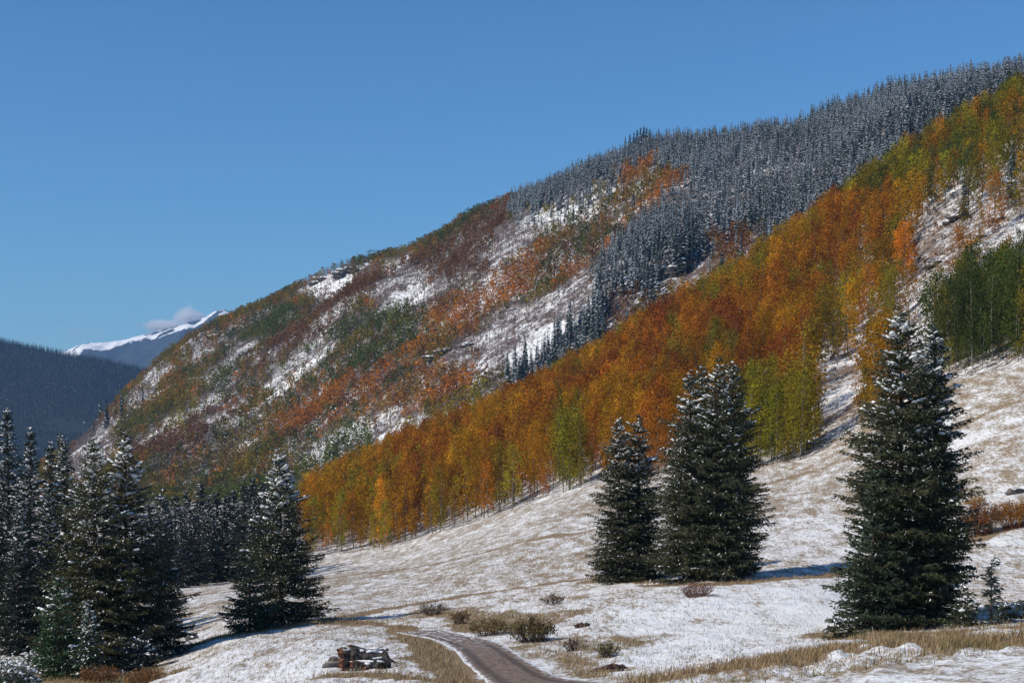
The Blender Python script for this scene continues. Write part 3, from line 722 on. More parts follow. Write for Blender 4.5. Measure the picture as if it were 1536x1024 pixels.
def spur_types(u, v, rng):
    """v is crown height on the photo"""
    n = len(u); p = rng.random(n); nz = fbm(u / 45, v / 45, 3, 200); nz2 = fbm(u / 22, v / 30, 2, 210)
    t = np.full(n, 'o')
    t[nz > 0.12] = 'g'; t[nz < -0.22] = 'r'
    t[(nz2 > 0.38)] = 'g'; t[(nz2 < -0.45)] = 'l'
    low = smooth(600, 760, v) * (1 - smooth(760, 900, u))
    t[(p < 0.35 * low)] = 'g'; t[(p > 1 - 0.14 * low) & (v > 700)] = 'y'
    up = (u > 1130) & (v < 330 - 0.0 * u) & (v < 560 - 0.2 * u)
    t[up] = np.where(nz2[up] > -0.12, 'l', np.where(nz[up] > -0.1, 'y', 'g')); q = up & (p < 0.10); t[q] = 'o'; q = up & (p > 0.80); t[q] = 'e'
    q = up & (nz2 > 0.35); t[q] = 'l'
    q = inpoly(u, v, [(1215, 330), (1300, 300), (1365, 340), (1365, 450), (1300, 470), (1215, 430), (1170, 470), (1150, 400)]); t[q] = np.where(p[q] < 0.6, 'o', np.where(p[q] < .85, 'r', 'g'))
    q = inpoly(u, v, [(1050, 440), (1160, 365), (1215, 335), (1240, 345), (1130, 440), (1060, 480)]); t[q] = np.where(p[q] < 0.6, 'g', 'l')
    q = inpoly(u, v, [(1100, 540), (1205, 500), (1215, 610), (1110, 610)]); t[q] = np.where(p[q] < 0.7, 'r', 'o')
    q = inpoly(u, v, [(1110, 600), (1150, 575), (1220, 590), (1225, 700), (1112, 705)]); t[q] = np.where(p[q] < 0.8, 'y', 'l')
    q = inpoly(u, v, [(838, 640), (880, 620), (882, 735), (836, 740)]); t[q] = np.where(p[q] < 0.7, 'y', 'l')
    q = inpoly(u, v, [(1216, 425), (1372, 380), (1372, 520), (1216, 560)]) & (p < 0.45); t[q] = 'l'
    q = inpoly(u, v, [(1216, 425), (1372, 380), (1372, 520), (1216, 560)]) & (p > 0.75); t[q] = 'g'
    return t
def st_edge(u, v):
    return (u < 1215) & ~inpoly(u, v + 14, STAND) & inpoly(u, v, STAND)
def build_near_aspens():
    rng = np.random.default_rng(5)
    x, y = gridpts(-80, 260, 150, 480, 3.6, 1)
    z = H(x, y); u, v = proj(x, y, z)
    crest = np.interp(u, UT, LY[9])
    keep = (y < crest + 14) & (u > 455) & (u < 1640)
    st = inpoly(u, v, STAND) | ((v < 690) & (u > 440) & (u < 1216) & (y > 220) & (v < 900)) & inpoly(u, v, STAND)
    beyond = (y > np.interp(u, UT, LY[8])) & (u < 1380)
    dens = np.where(st | beyond, 1.0, 0.0)
    dens = np.where(st & (u > 1330) & (v < 330), 0.85, dens)
    dens = np.where(inpoly(u, v, SPARSE), 0.30, dens)
    dens = np.where(inpoly(u, v, ROCKY), 0.11, dens)
    gs = inpoly(u, v, GSTAND); dens = np.where(gs, 1.0, dens)
    k = keep & (rng.random(len(x)) < dens)
    x, y, z, u, v, gs = (a[k] for a in (x, y, z, u, v, gs))
    # some named trees seen alone: (u, v of base, height px, type)
    ex = [(1165, 694, 120, 'y'), (1188, 690, 115, 'l'), (1200, 684, 200, 'l'), (1140, 697, 120, 'y'), (1128, 700, 125, 'y'), (1176, 692, 110, 'y'), (1206, 672, 90, 'y'),
          (1318, 636, 150, 'g'), (1300, 628, 140, 'g'), (1332, 620, 130, 'g'), (1308, 640, 70, 'y'), (1345, 628, 130, 'o'), (1310, 625, 150, 'g'), (1325, 632, 155, 'g'), (1292, 634, 110, 'g'), (1302, 640, 90, 'y'), (1335, 610, 140, 'g'), (560, 826, 60, 'y'), (575, 824, 72, 'y'),
          (855, 735, 110, 'y'), (870, 731, 105, 'y'), (845, 738, 95, 'l'),
          (1250, 540, 100, 'l'), (1272, 530, 115, 'l'), (1300, 512, 110, 'o'), (1236, 515, 90, 'g'), (1330, 498, 95, 'l'), (1352, 480, 90, 'l'), (1226, 548, 85, 'l')]
    E = [cast(a, b) for a, b, c, d in ex]
    hh = 8.2 + 4.6 * rng.random(len(x)) + 1.2 * fbm(x / 20, y / 20, 2, 220)
    young = st_edge(u, v) & (rng.random(len(x)) < 0.4); hh[young] *= 0.45
    hh[gs] = 8.6 + 3.2 * rng.random(gs.sum())
    front = (~gs) & (u < 1000)
    ty = spur_types(u, v - hh * 0.55 * F / y, rng)
    ty[(ty == 'r') & (u > 1330)] = 'l'; ty[(ty == 'o') & (u > 1380) & (rng.random(len(x)) < .6)] = 'g'
    ty[gs] = np.where(rng.random(gs.sum()) < 0.86, 'e', 'l')
    x = np.concatenate([x, [e[0] for e in E]]); y = np.concatenate([y, [e[1] for e in E]]); z = np.concatenate([z, [e[2] for e in E]])
    hh = np.concatenate([hh, [c * e[1] / F for (a, b, c, d), e in zip(ex, E)]]); ty = np.concatenate([ty, [d for a, b, c, d in ex]])
    u = np.concatenate([u, [a for a, b, c, d in ex]]); v = np.concatenate([v, [b for a, b, c, d in ex]])
    gx, gy = gridpts(40, 110, 150, 215, 2.9, 91); gz = H(gx, gy); gu, gv = proj(gx, gy, gz); q = inpoly(gu, gv, GSTAND) & (gu < 1640)
    x = np.concatenate([x, gx[q]]); y = np.concatenate([y, gy[q]]); z = np.concatenate([z, gz[q]]); u = np.concatenate([u, gu[q]]); v = np.concatenate([v, gv[q]])
    hh = np.concatenate([hh, 3.5 + 4.5 * rng.random(q.sum())]); ty = np.concatenate([ty, np.where(rng.random(q.sum()) < .9, 'e', 'y')])
    n = len(x); jit = np.exp(rng.normal(size=(n, 1)) * 0.25) * np.exp(rng.normal(size=(n, 3)) * np.array([0.05, 0.09, 0.1]))
    base = np.array([CN[t][1] for t in ty]); col = np.clip(base * jit, 0, 0.8)
    wid = 0.8 + 0.4 * rng.random(n)
    size = hh / y
    inframe = (u > -20) & (u < 1556)
    edge = np.maximum(size * inframe, 0)
    order = np.argsort(-edge); ind = np.zeros(n, bool); ind[order[:290]] = True
    where = lambda u_, v_, y_: ('in the green stand at the right edge' if u_ > 1385 and v_ > 420 else 'on the rocky snow slope at the upper right' if u_ > 1366 else
                                'among the sparse trees on the steep snow' if u_ > 1218 and v_ < 560 else 'behind the tallest spruce' if u_ > 1225 else
                                'at the lit right end of the grove' if u_ > 1100 else 'in the middle of the grove edge' if u_ > 800 else 'along the lower left grove edge' if u_ > 560 else 'at the far left tip of the grove')
    for i in np.nonzero(ind)[0]:
        nm, _ = CN[ty[i]]
        k = int(rng.integers(0, 6)); s = hh[i] / 11.0
        e = empty('aspen_tree', (x[i], y[i], z[i] - 0.05), f'{nm} aspen with slim pale trunk {where(u[i], v[i], y[i])}', 'aspen tree', 'aspens of the near grove', rng.random() * 6.28)
        e.scale = (s * wid[i], s * wid[i], s)
        for pn, me in zip(('trunk', 'crown'), ASP_M[k]):
            o = bpy.data.objects.new(pn, me); C.objects.link(o); o.parent = e; o.color = (*col[i], 1)
    # the rest of the grove as one mass
    rest = np.nonzero(~ind)[0]
    mc = MB(); mtk = MB()
    LOD = [aspen_tpl(140 + k, 11.0, 2.0, 680, 0.165, 0.15, 24, 5) for k in range(5)]
    kk = rng.integers(0, 5, len(rest))
    for k in range(5):
        r = rest[kk == k]
        a, b = LOD[k]; V, Q, T, R, _ = b.arrays(); s = hh[r] / 11.0
        pos = np.column_stack([x[r], y[r], z[r] - 0.05]); yaw = rng.random(len(r)) * 6.28; sc3 = np.column_stack([s * wid[r], s * wid[r], s])
        cc = np.column_stack([col[r], np.ones(len(r))])
        n_ = len(V); c_, s_ = np.cos(yaw)[:, None], np.sin(yaw)[:, None]
        for (V_, Q_, R_, dst, cl) in ((V, Q, R, mc, cc), (*[a.arrays()[j] for j in (0, 1, 3)], mtk, cc)):
            X = V_[None, :, 0] * sc3[:, 0:1]; Yy = V_[None, :, 1] * sc3[:, 1:2]; Zz = V_[None, :, 2] * sc3[:, 2:3]
            W = np.stack([X * c_ - Yy * s_ + pos[:, 0:1], X * s_ + Yy * c_ + pos[:, 1:2], Zz + pos[:, 2:3]], -1).reshape(-1, 3)
            off = (np.arange(len(r)) * len(V_))[:, None, None]
            dst.add(W, (Q_[None] + off).reshape(-1, 4), rnd=np.tile(R_, len(r)), col=np.repeat(cl, len(V_), 0))
    o = mc.build('aspen_grove', M_LEAF_ATT, col=True); tag(o, 'dense orange and gold aspen grove covering the near hillside', 'aspen grove', kind='stuff')
    t = mtk.build('trunks', M_ABARK, parent=o); t['kind'] = 'stuff'
    print('near aspens', n, 'stuff', len(rest))
build_near_aspens()

# ------------------------------------------------------------------ mountain vegetation
def conifer_tpl(seed, H_=14.0, R=1.7, layers=11, per=7):
    """small distant spruce: tiers of separate drooping, ragged boughs on a trunk"""
    rng = np.random.default_rng(seed); m = MB()
    v, q = tube([(0, 0, -0.5), (0, 0, H_ * 0.98)], [0.16, 0.03], 4); m.add(v, q, rnd=0.99)
    for l in range(layers):
        t = (l + 0.5) / layers; z = H_ * (0.06 + 0.90 * t); r = R * (1 - t) ** 0.8 + 0.18
        for b in range(per):
            a = 6.283 * (b + rng.random()) / per; rr = r * (0.65 + 0.5 * rng.random()); dz = -0.45 * rr - 0.25 + 0.6 * t
            d = np.array([math.cos(a), math.sin(a), 0]); s = np.array([-d[1], d[0], 0]); zz = z + rng.normal() * 0.25
            w_ = 0.30 * rr + 0.12
            P = [np.array([0, 0, zz + 0.35]), d * rr * 0.6 + s * w_ + [0, 0, zz + dz * 0.55 - 0.15], d * rr + [0, 0, zz + dz], d * rr * 0.6 - s * w_ + [0, 0, zz + dz * 0.55 - 0.15]]
            m.add(np.array(P), [(0, 1, 2, 3)], rnd=rng.random() * 0.98)
    P = np.array([(0.14, 0, H_ * .93), (-0.08, 0.12, H_ * .93), (-0.08, -0.12, H_ * .93), (0, 0, H_ * 1.01)]); m.add(P, None, [(0, 1, 3), (1, 2, 3), (2, 0, 3)], rnd=0.3)
    return m
def puff_tpl(seed, H_=8.0, R=2.1, n=46, card=0.55, crown0=0.3):
    rng = np.random.default_rng(seed); m = MB()
    v, q = tube([(0, 0, -0.4), (0.1, 0, H_ * 0.8)], [0.10, 0.03], 3); m.add(v, q, rnd=0.9)
    t = rng.random(n); rr = R * np.sqrt(np.maximum(0.05, np.sin(np.pi * (0.12 + 0.86 * t)))) * np.sqrt(rng.random(n)); an = rng.random(n) * 6.283
    pos = np.column_stack([np.cos(an) * rr, np.sin(an) * rr, H_ * (crown0 + (1 - crown0) * t)])
    ax = rdir(n, rng); sz = card * (0.6 + 0.7 * rng.random(n)); V, Q = cards(pos, ax * sz[:, None], perp(ax, rng) * sz[:, None] * 0.7)
    m.add(V, Q, rnd=np.repeat(rng.random(n), 4)); return m
def bare_tpl(seed, H_=7.0, R=1.5, n=30):
    rng = np.random.default_rng(seed); m = MB()
    v, q = tube([(0, 0, -0.4), (0.1, 0.1, H_)], [0.09, 0.02], 3); m.add(v, q, rnd=0.6)
    t = 0.3 + 0.65 * rng.random(n); an = rng.random(n) * 6.283
    d = np.column_stack([np.cos(an), np.sin(an), 1.1 + 0.8 * rng.random(n)]); d = unit(d); Ls = (0.5 + 0.9 * rng.random(n)) * (1.25 - t)
    base = np.column_stack([np.cos(an) * 0.1, np.sin(an) * .1, H_ * t]); V, Q = cards(base + d * Ls[:, None], d * Ls[:, None] * 1.1, perp(d, rng) * 0.065)
    m.add(V, Q, rnd=np.repeat(rng.random(n), 4)); return m
CONT = [conifer_tpl(300 + k, 14, 1.55 + 0.2 * k) for k in range(4)]
PUFF = [puff_tpl(320 + k, 8.0, 2.3, 46, 0.52) for k in range(4)]; PUFFS = [puff_tpl(330 + k, 8.0, 2.1, 28, 0.5) for k in range(3)]
BARE = [bare_tpl(340 + k) for k in range(4)]
T4 = lambda m: m.arrays()[:4]
MC = {'O': (0.46, 0.170, 0.020), 'R': (0.19, 0.088, 0.028), 'L': (0.20, 0.15, 0.016), 'G': (0.10, 0.112, 0.018), 'Y': (0.27, 0.20, 0.014), 'B': (0.20, 0.16, 0.145),
      'M': (0.25, 0.090, 0.022), 'T': (0.27, 0.145, 0.02)}
MIX = {  # densities of each tree colour, bare trees, conifers
    'O': dict(O=.80, M=.10, T=.06), 'R': dict(R=.55, B=.28, M=.06, L=.05), 'L': dict(L=.46, T=.10, G=.22, O=.08, B=.05), 'G': dict(G=.62, L=.18, B=.04), 'Y': dict(Y=.42, L=.2, G=.06, B=.12),
    'B': dict(B=.58, T=.06, O=.06, L=.05), 'S': dict(B=.44, R=.06, T=.04, L=.03), 'C': dict(C=.88), 'X': dict(B=.12, T=.03), 'c': dict(C=.22, B=.05, Y=.06, L=.05), 'l': dict(L=.35, T=.2, G=.2, B=.1), 's': dict(L=.14, T=.10, B=.12, C=.03, M=.05), 'o': dict(M=.35, T=.15, B=.1, C=.25)}
def build_mountain():
    rng = np.random.default_rng(12)
    x, y = gridpts(-560, 560, 470, 1640, 3.7, 3)
    z = H(x, y); u, v = proj(x, y, z)
    crestY = np.interp(u, UT, LY[11]); spurv = HV - F * np.interp(u, UT, LZ[9]) / np.interp(u, UT, LY[9])
    keep = (y < crestY + 16) & (y > np.interp(u, UT, LY[10]) - 20) & (u > 60) & (u < 1640) & ((v < spurv + 45) | (u < 470)) & (v < 800)
    x, y, z, u, v = (a[keep] for a in (x, y, z, u, v))
    # ragged patch borders
    wu = u + 15 * fbm(x / 45, y / 45, 4, 400) + 6 * rng.normal(size=len(x)); wv_ = v - 5 + 12 * fbm(x / 45, y / 45, 4, 410) + 3.5 * rng.normal(size=len(x))
    code = np.full(len(x), 'L')
    for c, P in PATCH: code[inpoly(wu, wv_, P)] = c
    code[(wu > 940) & (wu < 985) & (v < 236)] = 'C'
    kind = np.full(len(x), ' '); p = rng.random(len(x)); nz = fbm(x / 22, y / 22, 3, 420)
    spn = fbm((u * .6 + v * .8) / 26, (u * .8 - v * .6) / 60, 3, 428); spr = rng.normal(size=len(x))
    for c, mx in MIX.items():
        q = code == c; k = np.full(q.sum(), ' '); acc = 0.0; tot = sum(mx.values())
        ps = (0.5 + 0.62 * spn[q] + 0.13 * spr[q]) % 1.0
        for s, d in mx.items():
            k[(ps >= acc / tot) & (ps <= (acc + d) / tot + 1e-9)] = s; acc += d
        dn = tot + (0.22 * nz[q] if c != 'C' else 0.25 * np.minimum(0, nz[q] + 0.15))
        k[p[q] > dn] = ' '
        kind[q] = k
    sa = u * 0.80 - v * 0.60; sq = u * 0.60 + v * 0.80
    st = fbm(sq / 20 + 0.6 * fbm(x / 40, y / 40, 2, 434), sa / 110, 3, 433)
    soft = np.isin(code, list('OLRGYBlso')) & (kind != ' ')
    q = soft & (st > 0.30) & (p < np.where(code == 'O', 0.10, 0.5)); kind[q] = np.where(p[q] < 0.18, ' ', 'B')
    q = soft & (st < -0.30) & np.isin(kind, list('OLT')); kind[q] = np.where((p[q] < 0.5) & (code[q] != 'L'), 'R', 'G')
    q = soft & (st > -0.05) & (st < 0.12) & (kind == 'L') & (p < .5); kind[q] = 'O'
    kind[(kind == 'O') & (nz < -0.25) & (p > 0.35)] = 'M'; kind[(kind == 'O') & (nz > 0.3)] = 'T'
    # stray conifers seen singly over the aspens
    n = len(x); pos = np.column_stack([x, y, z - 0.1]); yaw = rng.random(n) * 6.28
    mb = MB()
    for s in 'ORLGYMT':
        for k in range(7):
            q = (kind == s) & (np.arange(n) % 7 == k)
            if not q.any(): continue
            m_ = q.sum(); tp = PUFF[k] if k < 4 else PUFFS[k - 4]
            hs = 0.75 + 0.5 * rng.random(m_); ws = hs * (0.9 + 0.4 * rng.random(m_))
            col = np.array(MC[s]) * np.exp(rng.normal(size=(m_, 1)) * 0.20) * np.exp(rng.normal(size=(m_, 3)) * np.array([.04, .07, .06]))
            scatter(mb, T4(tp), pos[q], yaw[q], np.column_stack([ws, ws, hs]), np.column_stack([col, np.zeros(m_)]), rng)
    o = mb.build('mountain_aspens', M_LEAF_ATT, col=True); tag(o, 'patchwork of orange, olive and green aspens over the far mountainside', 'aspen forest', kind='stuff')
    mb = MB()
    for k in range(4):
        q = (kind == 'B') & (np.arange(n) % 4 == k); m_ = q.sum(); hs = 0.6 + 0.6 * rng.random(m_)
        col = np.array(MC['B']) * np.exp(rng.normal(size=(m_, 1)) * 0.25); scatter(mb, T4(BARE[k]), pos[q], yaw[q], np.column_stack([hs, hs, hs]), np.column_stack([col, np.zeros(m_)]), rng)
    # low brown brush over the open snow of the slope
    bx, by = gridpts(-560, 560, 480, 1600, 4.2, 33); bz = H(bx, by); bu, bv = proj(bx, by, bz)
    sv = HV - F * np.interp(bu, UT, LZ[9]) / np.interp(bu, UT, LY[9])
    kk = (by < np.interp(bu, UT, LY[11]) + 5) & (by > np.interp(bu, UT, LY[10])) & (bu > 60) & (bu < 1620) & ((bv < sv + 30) | (bu < 470)) & (rng.random(len(bx)) < 0.75 + 0.3 * fbm(bx / 30, by / 30, 3, 430)) & ~((bu < 1620) & (bu > 980) & (bv < 330))
    bx, by, bz = bx[kk], by[kk], bz[kk]; m_ = len(bx)
    bt = puff_tpl(350, 1.4, 1.3, 9, 0.38, 0.15); hs = 0.5 + 0.9 * rng.random(m_)
    pal = np.array([(0.15, 0.10, 0.09), (0.2, 0.13, 0.07), (0.12, 0.09, 0.08), (0.22, 0.09, 0.045)])[rng.integers(0, 4, m_)]
    scatter(mb, T4(bt), np.column_stack([bx, by, bz]), rng.random(m_) * 6.28, np.column_stack([hs, hs, hs]), np.column_stack([pal, np.zeros(m_)]), rng)
    o = mb.build('bare_thicket', M_TWIG, col=True); tag(o, 'leafless grey trees and brush dotting the snowy mountainside', 'thicket', kind='stuff')
    # conifers
    q = kind == 'C'; cx, cy, cz, cu, cv = (a[q] for a in (x, y, z, u, v)); m_ = len(cx)
    front = 1 - smooth(620, 950, cy)
    ch = 7.0 + 8.5 * rng.random(m_) ** 1.4 + 3.0 * front + 3.5 * fbm(cx / 25, cy / 25, 2, 440)
    frost = np.clip(0.48 - 0.14 * front + 0.28 * fbm(cx / 45, cy / 45, 3, 450) + 0.12 * rng.normal(size=m_), 0.04, 0.8)
    col = np.array((0.050, 0.064, 0.056)) * np.exp(rng.normal(size=(m_, 1)) * 0.2)
    # single conifers that can be picked out: (u, base v, height px, label)
    SG = [(1023, 412, 72, 'tall dark conifer standing on the rock outcrop above the near grove'), (1012, 408, 50, 'shorter conifer leaning beside the tall one on the rock outcrop'),
          (1035, 405, 48, 'conifer on the right shoulder of the rock outcrop'),
          (1083, 418, 45, 'lone conifer right of the rock outcrop'), (963, 424, 30, 'narrow conifer at the left side of the dark wood'),
          (325, 503, 22, 'lone conifer on the crest outcrop at the far left of the mountain'), (381, 592, 28, 'dark conifer amid orange trees on the left flank'),
          (435, 612, 26, 'blue conifer on the left flank next to a snow gully'), (160, 642, 44, 'conifer at the foot of the mountain beside open snow'), (182, 630, 42, 'bluish conifer at the left toe of the mountain'),
          (150, 632, 40, 'leftmost conifer at the toe of the mountain'), (140, 655, 30, 'small conifer low on the snowy toe of the mountain'), (214, 612, 32, 'thin conifer above the yellow patch'),
          (437, 452, 16, 'small grey conifer on the left skyline'), (950, 316, 30, 'conifer beside the orange patch high on the slope'), (935, 300, 24, 'snowy conifer left of the high orange patch'),
          (515, 480, 16, 'small conifer under the snow patch of the skyline'), (505, 678, 20, 'small conifer by the lower green patch'), (448, 608, 22, 'conifer right of the blue one by the snow gully'),
          (780, 596, 62, 'tall dark conifer at the lower left end of the conifer strip'), (832, 585, 78, 'tallest conifer in the narrow strip behind the near grove'), (1040, 325, 0, '')]
    G = 'conifers of the mountainside'
    CM = [t.build('mountain_conifer', M_CON_OBJ, link=False) for t in [conifer_tpl(380 + k, 14, 1.7 + 0.2 * k, 16, 9) for k in range(4)]]
    def single(x_, y_, z_, h_, lab, c_, fr, w_=1.0):
        o = bpy.data.objects.new('mountain_conifer', CM[int(rng.integers(0, 4))]); C.objects.link(o)
        s = h_ / 14.0; o.location = (x_, y_, z_ - 0.1); o.rotation_euler = (0, 0, rng.random() * 6.28); o.scale = (s * w_, s * w_, s); o.color = (*c_, fr)
        tag(o, lab, 'conifer', G)
    for a, b, hp, lab in SG:
        if hp: e = cast(a, b); single(e[0], e[1], e[2], hp * e[1] / F, lab, (0.035, 0.045, 0.036), 0.18, 1.25 if hp > 40 else 1.0)
    for k, (a, hp) in enumerate([(938, 26), (945, 30), (951, 33), (956, 37), (961, 40), (966, 42), (970, 40), (975, 38), (980, 30), (1002, 26), (1012, 20), (1030, 24), (1041, 20)]):
        yy = float(np.interp(a, UT, LY[11])) - 6 + 3 * (k % 3); xx = (a - CU) / F * yy; zz = float(H(np.array([xx]), np.array([yy]))[0])
        hh_ = (HV - (238 - hp - (8 if k < 9 else 2))) * yy / F - zz
        single(xx, yy, zz, max(9.0, hh_), 'tall dark conifer in the clump that rises above the mountain skyline' if k < 9 else 'dark conifer poking above the skyline right of the tall clump', (0.035, 0.045, 0.038), 0.15, 1.15)
    size = ch / cy * ((cu > 0) & (cu < 1536) & (cv < HV - F * np.interp(cu, UT, LZ[9]) / np.interp(cu, UT, LY[9]) + 6)); order = np.argsort(-size); ind = np.zeros(m_, bool); ind[order[:240]] = True
    for i in np.nonzero(ind)[0]:
        lab = ('slender frosted conifer in the narrow strip between bare slope and near grove' if cu[i] < 985 else
               'snow-dusted conifer at the lower edge of the dark mountain wood' if cu[i] < 1250 else 'snow-dusted conifer behind the upper end of the near grove')
        single(cx[i], cy[i], cz[i], ch[i] * 1.1, lab, tuple(col[i]), float(frost[i]))
    mb = MB(); r = ~ind
    for k in range(4):
        q = r & (np.arange(m_) % 4 == k); s = ch[q] / 14.0; w_ = s * (0.9 + 0.3 * rng.random(q.sum()))
        scatter(mb, T4(CONT[k]), np.column_stack([cx[q], cy[q], cz[q] - 0.1]), rng.random(q.sum()) * 6.28, np.column_stack([w_, w_, s]), np.column_stack([col[q], frost[q]]), rng)
    o = mb.build('conifer_forest', M_CON_ATT, col=True); tag(o, 'frosted conifer forest covering the upper mountain', 'conifer forest', kind='stuff')
    print('mountain', n, 'conifers', m_, 'brush', len(bx))
build_mountain()

def build_hill_brush():
    rng = np.random.default_rng(58); x, y = gridpts(20, 190, 150, 420, 1.7, 59); z = H(x, y); u, v = proj(x, y, z)
    k = (inpoly(u, v, ROCKY) | inpoly(u, v, SPARSE) | (inpoly(u, v, STAND) & (u > 1150))) & (rng.random(len(x)) < 0.30 + 0.35 * fbm(x / 7, y / 7, 3, 490)) & (u < 1600)
    x, y, z = x[k], y[k], z[k]; m_ = len(x); mb = MB(); bt = puff_tpl(351, 0.8, 0.55, 26, 0.13, 0.1); hs = 0.5 + 1.1 * rng.random(m_)
    pal = np.array([(0.13, 0.09, 0.075), (0.2, 0.12, 0.06), (0.09, 0.07, 0.06), (0.30, 0.12, 0.03), (0.26, 0.16, 0.03)])[rng.integers(0, 5, m_)]
    scatter(mb, T4(bt), np.column_stack([x, y, z]), rng.random(m_) * 6.28, np.column_stack([hs, hs, hs]), np.column_stack([pal, np.zeros(m_)]), rng)
    o = mb.build('hillside_brush', M_TWIG, col=True); tag(o, 'low brown brush on the snowy upper right hillside', 'brush', kind='stuff'); print('hill brush', m_)
build_hill_brush()
# far forested hill at the left
def build_far_forest():
    rng = np.random.default_rng(44)
    x, y = gridpts(-1500, -520, 2250, 3420, 8.5, 4); u = CU + F * x / y; k = (u > -260) & (u < 330); x, y = x[k], y[k]; z = H(x, y); u, v = proj(x, y, z)
    gap = inpoly(u, v + 4 * fbm(x / 40, y / 40, 2, 460), [(55, 632), (90, 628), (150, 640), (170, 655), (110, 650), (62, 642)]) & (rng.random(len(x)) < 0.8)
    x, y, z = x[~gap], y[~gap], z[~gap]; m_ = len(x)
    mb = MB(); tp = [conifer_tpl(500 + k, 14, 2.3, 5, 5) for k in range(3)]
    for k in range(3):
        q = np.arange(m_) % 3 == k; s = 0.75 + 0.55 * rng.random(q.sum())
        c = np.array((0.018, 0.030, 0.030)) * np.exp(rng.normal(size=(q.sum(), 1)) * 0.2)
        scatter(mb, T4(tp[k]), np.column_stack([x[q], y[q], z[q] - 0.1]), rng.random(q.sum()) * 6.28, np.column_stack([s, s, s]), np.column_stack([c, np.full(q.sum(), 0.04)]), rng)
    o = mb.build('far_conifer_forest', M_CON_ATT, col=True); tag(o, 'blue distant conifer forest on the far left hill', 'conifer forest', kind='stuff')
    print('far', m_)
build_far_forest()

# conifers alone on the near hillside, upper right
for (u, v, hp, sd, lab) in [(1447, 330, 56, 601, 'small dark spruce on the rocky snow slope at the upper right'), (1519, 262, 46, 602, 'upper snow-plastered spruce near the right border'), (1517, 298, 62, 603, 'lower snow-plastered spruce near the right border')]:
    e = cast(u, v); h = hp * e[1] / F
    place_spruce(spruce_meshes(sd, h, h * 0.16, levels=26, per=6, twig=0.3, csz=1.6, snow=0.3 if sd == 601 else 1.6, dust=0.1 if sd == 601 else 0.4), e[0], e[1], lab, 'spruces on the rocky slope', (0.035, 0.045, 0.035))

# ------------------------------------------------------------------ rocks, logs, bushes, grass
def rock_arr(seed, sx, sy, sz, nu=22, nv=14, slab=0.0):
    V = []; r = np.random.default_rng(seed); o = r.random(3) * 50
    pl_ = unit(r.normal(size=(12, 3))); dd = 0.62 + 0.3 * r.random(12)
    for j in range(nv + 1):
        ph = math.pi * j / nv
        for i in range(nu):
            d = np.array([math.sin(ph) * math.cos(2 * math.pi * i / nu), math.sin(ph) * math.sin(2 * math.pi * i / nu), math.cos(ph)])
            den = pl_ @ d; k = min([dd[m] / den[m] for m in range(12) if den[m] > 0.05] + [1.1])
            k *= 1 + 0.06 * math.sin(7 * d[2] + o[0]) + slab * 0.12 * math.copysign(1, math.sin(11 * d[2] + o[1]))
            V.append(d * k * (sx, sy, sz))
    Q = [(j * nu + i, (j + 1) * nu + i, (j + 1) * nu + (i + 1) % nu, j * nu + (i + 1) % nu) for j in range(nv) for i in range(nu)]
    return np.array(V), np.array(Q)
def outcrop(u, v, wpx, label, seed, n=5, flat=0.4, group='rock outcrops'):
    e0 = cast(u, v); rng = np.random.default_rng(seed); W = wpx * e0[1] / F
    e = empty('rock_outcrop', tuple(e0), label, 'rock outcrop', group)
    mb = MB(); ms = MB()
    for k in range(n):
        s = W * (0.16 + 0.14 * rng.random()); p = np.array([(rng.random() - .5) * W * 0.75, rng.normal() * W * .08, 0.0])
        zz = float(H(np.array([e0[0] + p[0]]), np.array([e0[1] + p[1]]))[0]) - e0[2]; p[2] = zz + s * flat * 0.5
        V, Q = rock_arr(seed * 10 + k, s * 1.3, s, s * flat * 1.3, slab=1.0); mb.add(V + p, Q)
        m_ = 6; lumps(ms, p + np.column_stack([rng.normal(size=m_) * s * .5, rng.normal(size=m_) * s * .35, np.full(m_, s * flat * 1.05)]), rng.random(m_) * 3, np.column_stack([s * (.25 + .3 * rng.random(m_)), s * (.2 + .2 * rng.random(m_)), np.full(m_, s * 0.14)]), rng)
    mb.build('rock_face', M_ROCK, parent=e); ms.build('snow_cover', M_SNOW, parent=e, smoothed=True)
outcrop(1012, 412, 46, 'dark layered rock outcrop capped with snow above the near grove', 701, 7, 0.6)
outcrop(990, 448, 30, 'lower stepped rock outcrop under the snow-capped one', 702, 5, 0.7)
outcrop(655, 535, 40, 'layered rock ledge in the middle of the orange slope', 703, 6, 0.35)
outcrop(1060, 455, 26, 'small dark rocks right of the lower outcrop', 706, 4, 0.5)
outcrop(323, 506, 28, 'dark rock ledge on the crest beneath the lone left conifer', 704, 5, 0.35)
outcrop(346, 520, 24, 'rock ledge running down from the crest at the left', 705, 4, 0.35)
outcrop(350, 618, 18, 'small rocks in the snow gully on the left flank', 707, 4, 0.5)
outcrop(1432, 332, 34, 'dark reddish rocks beneath the small spruce at the upper right', 708, 6, 0.4)
outcrop(1470, 358, 22, 'snowy rocks on the slope above the green stand', 709, 4, 0.4)

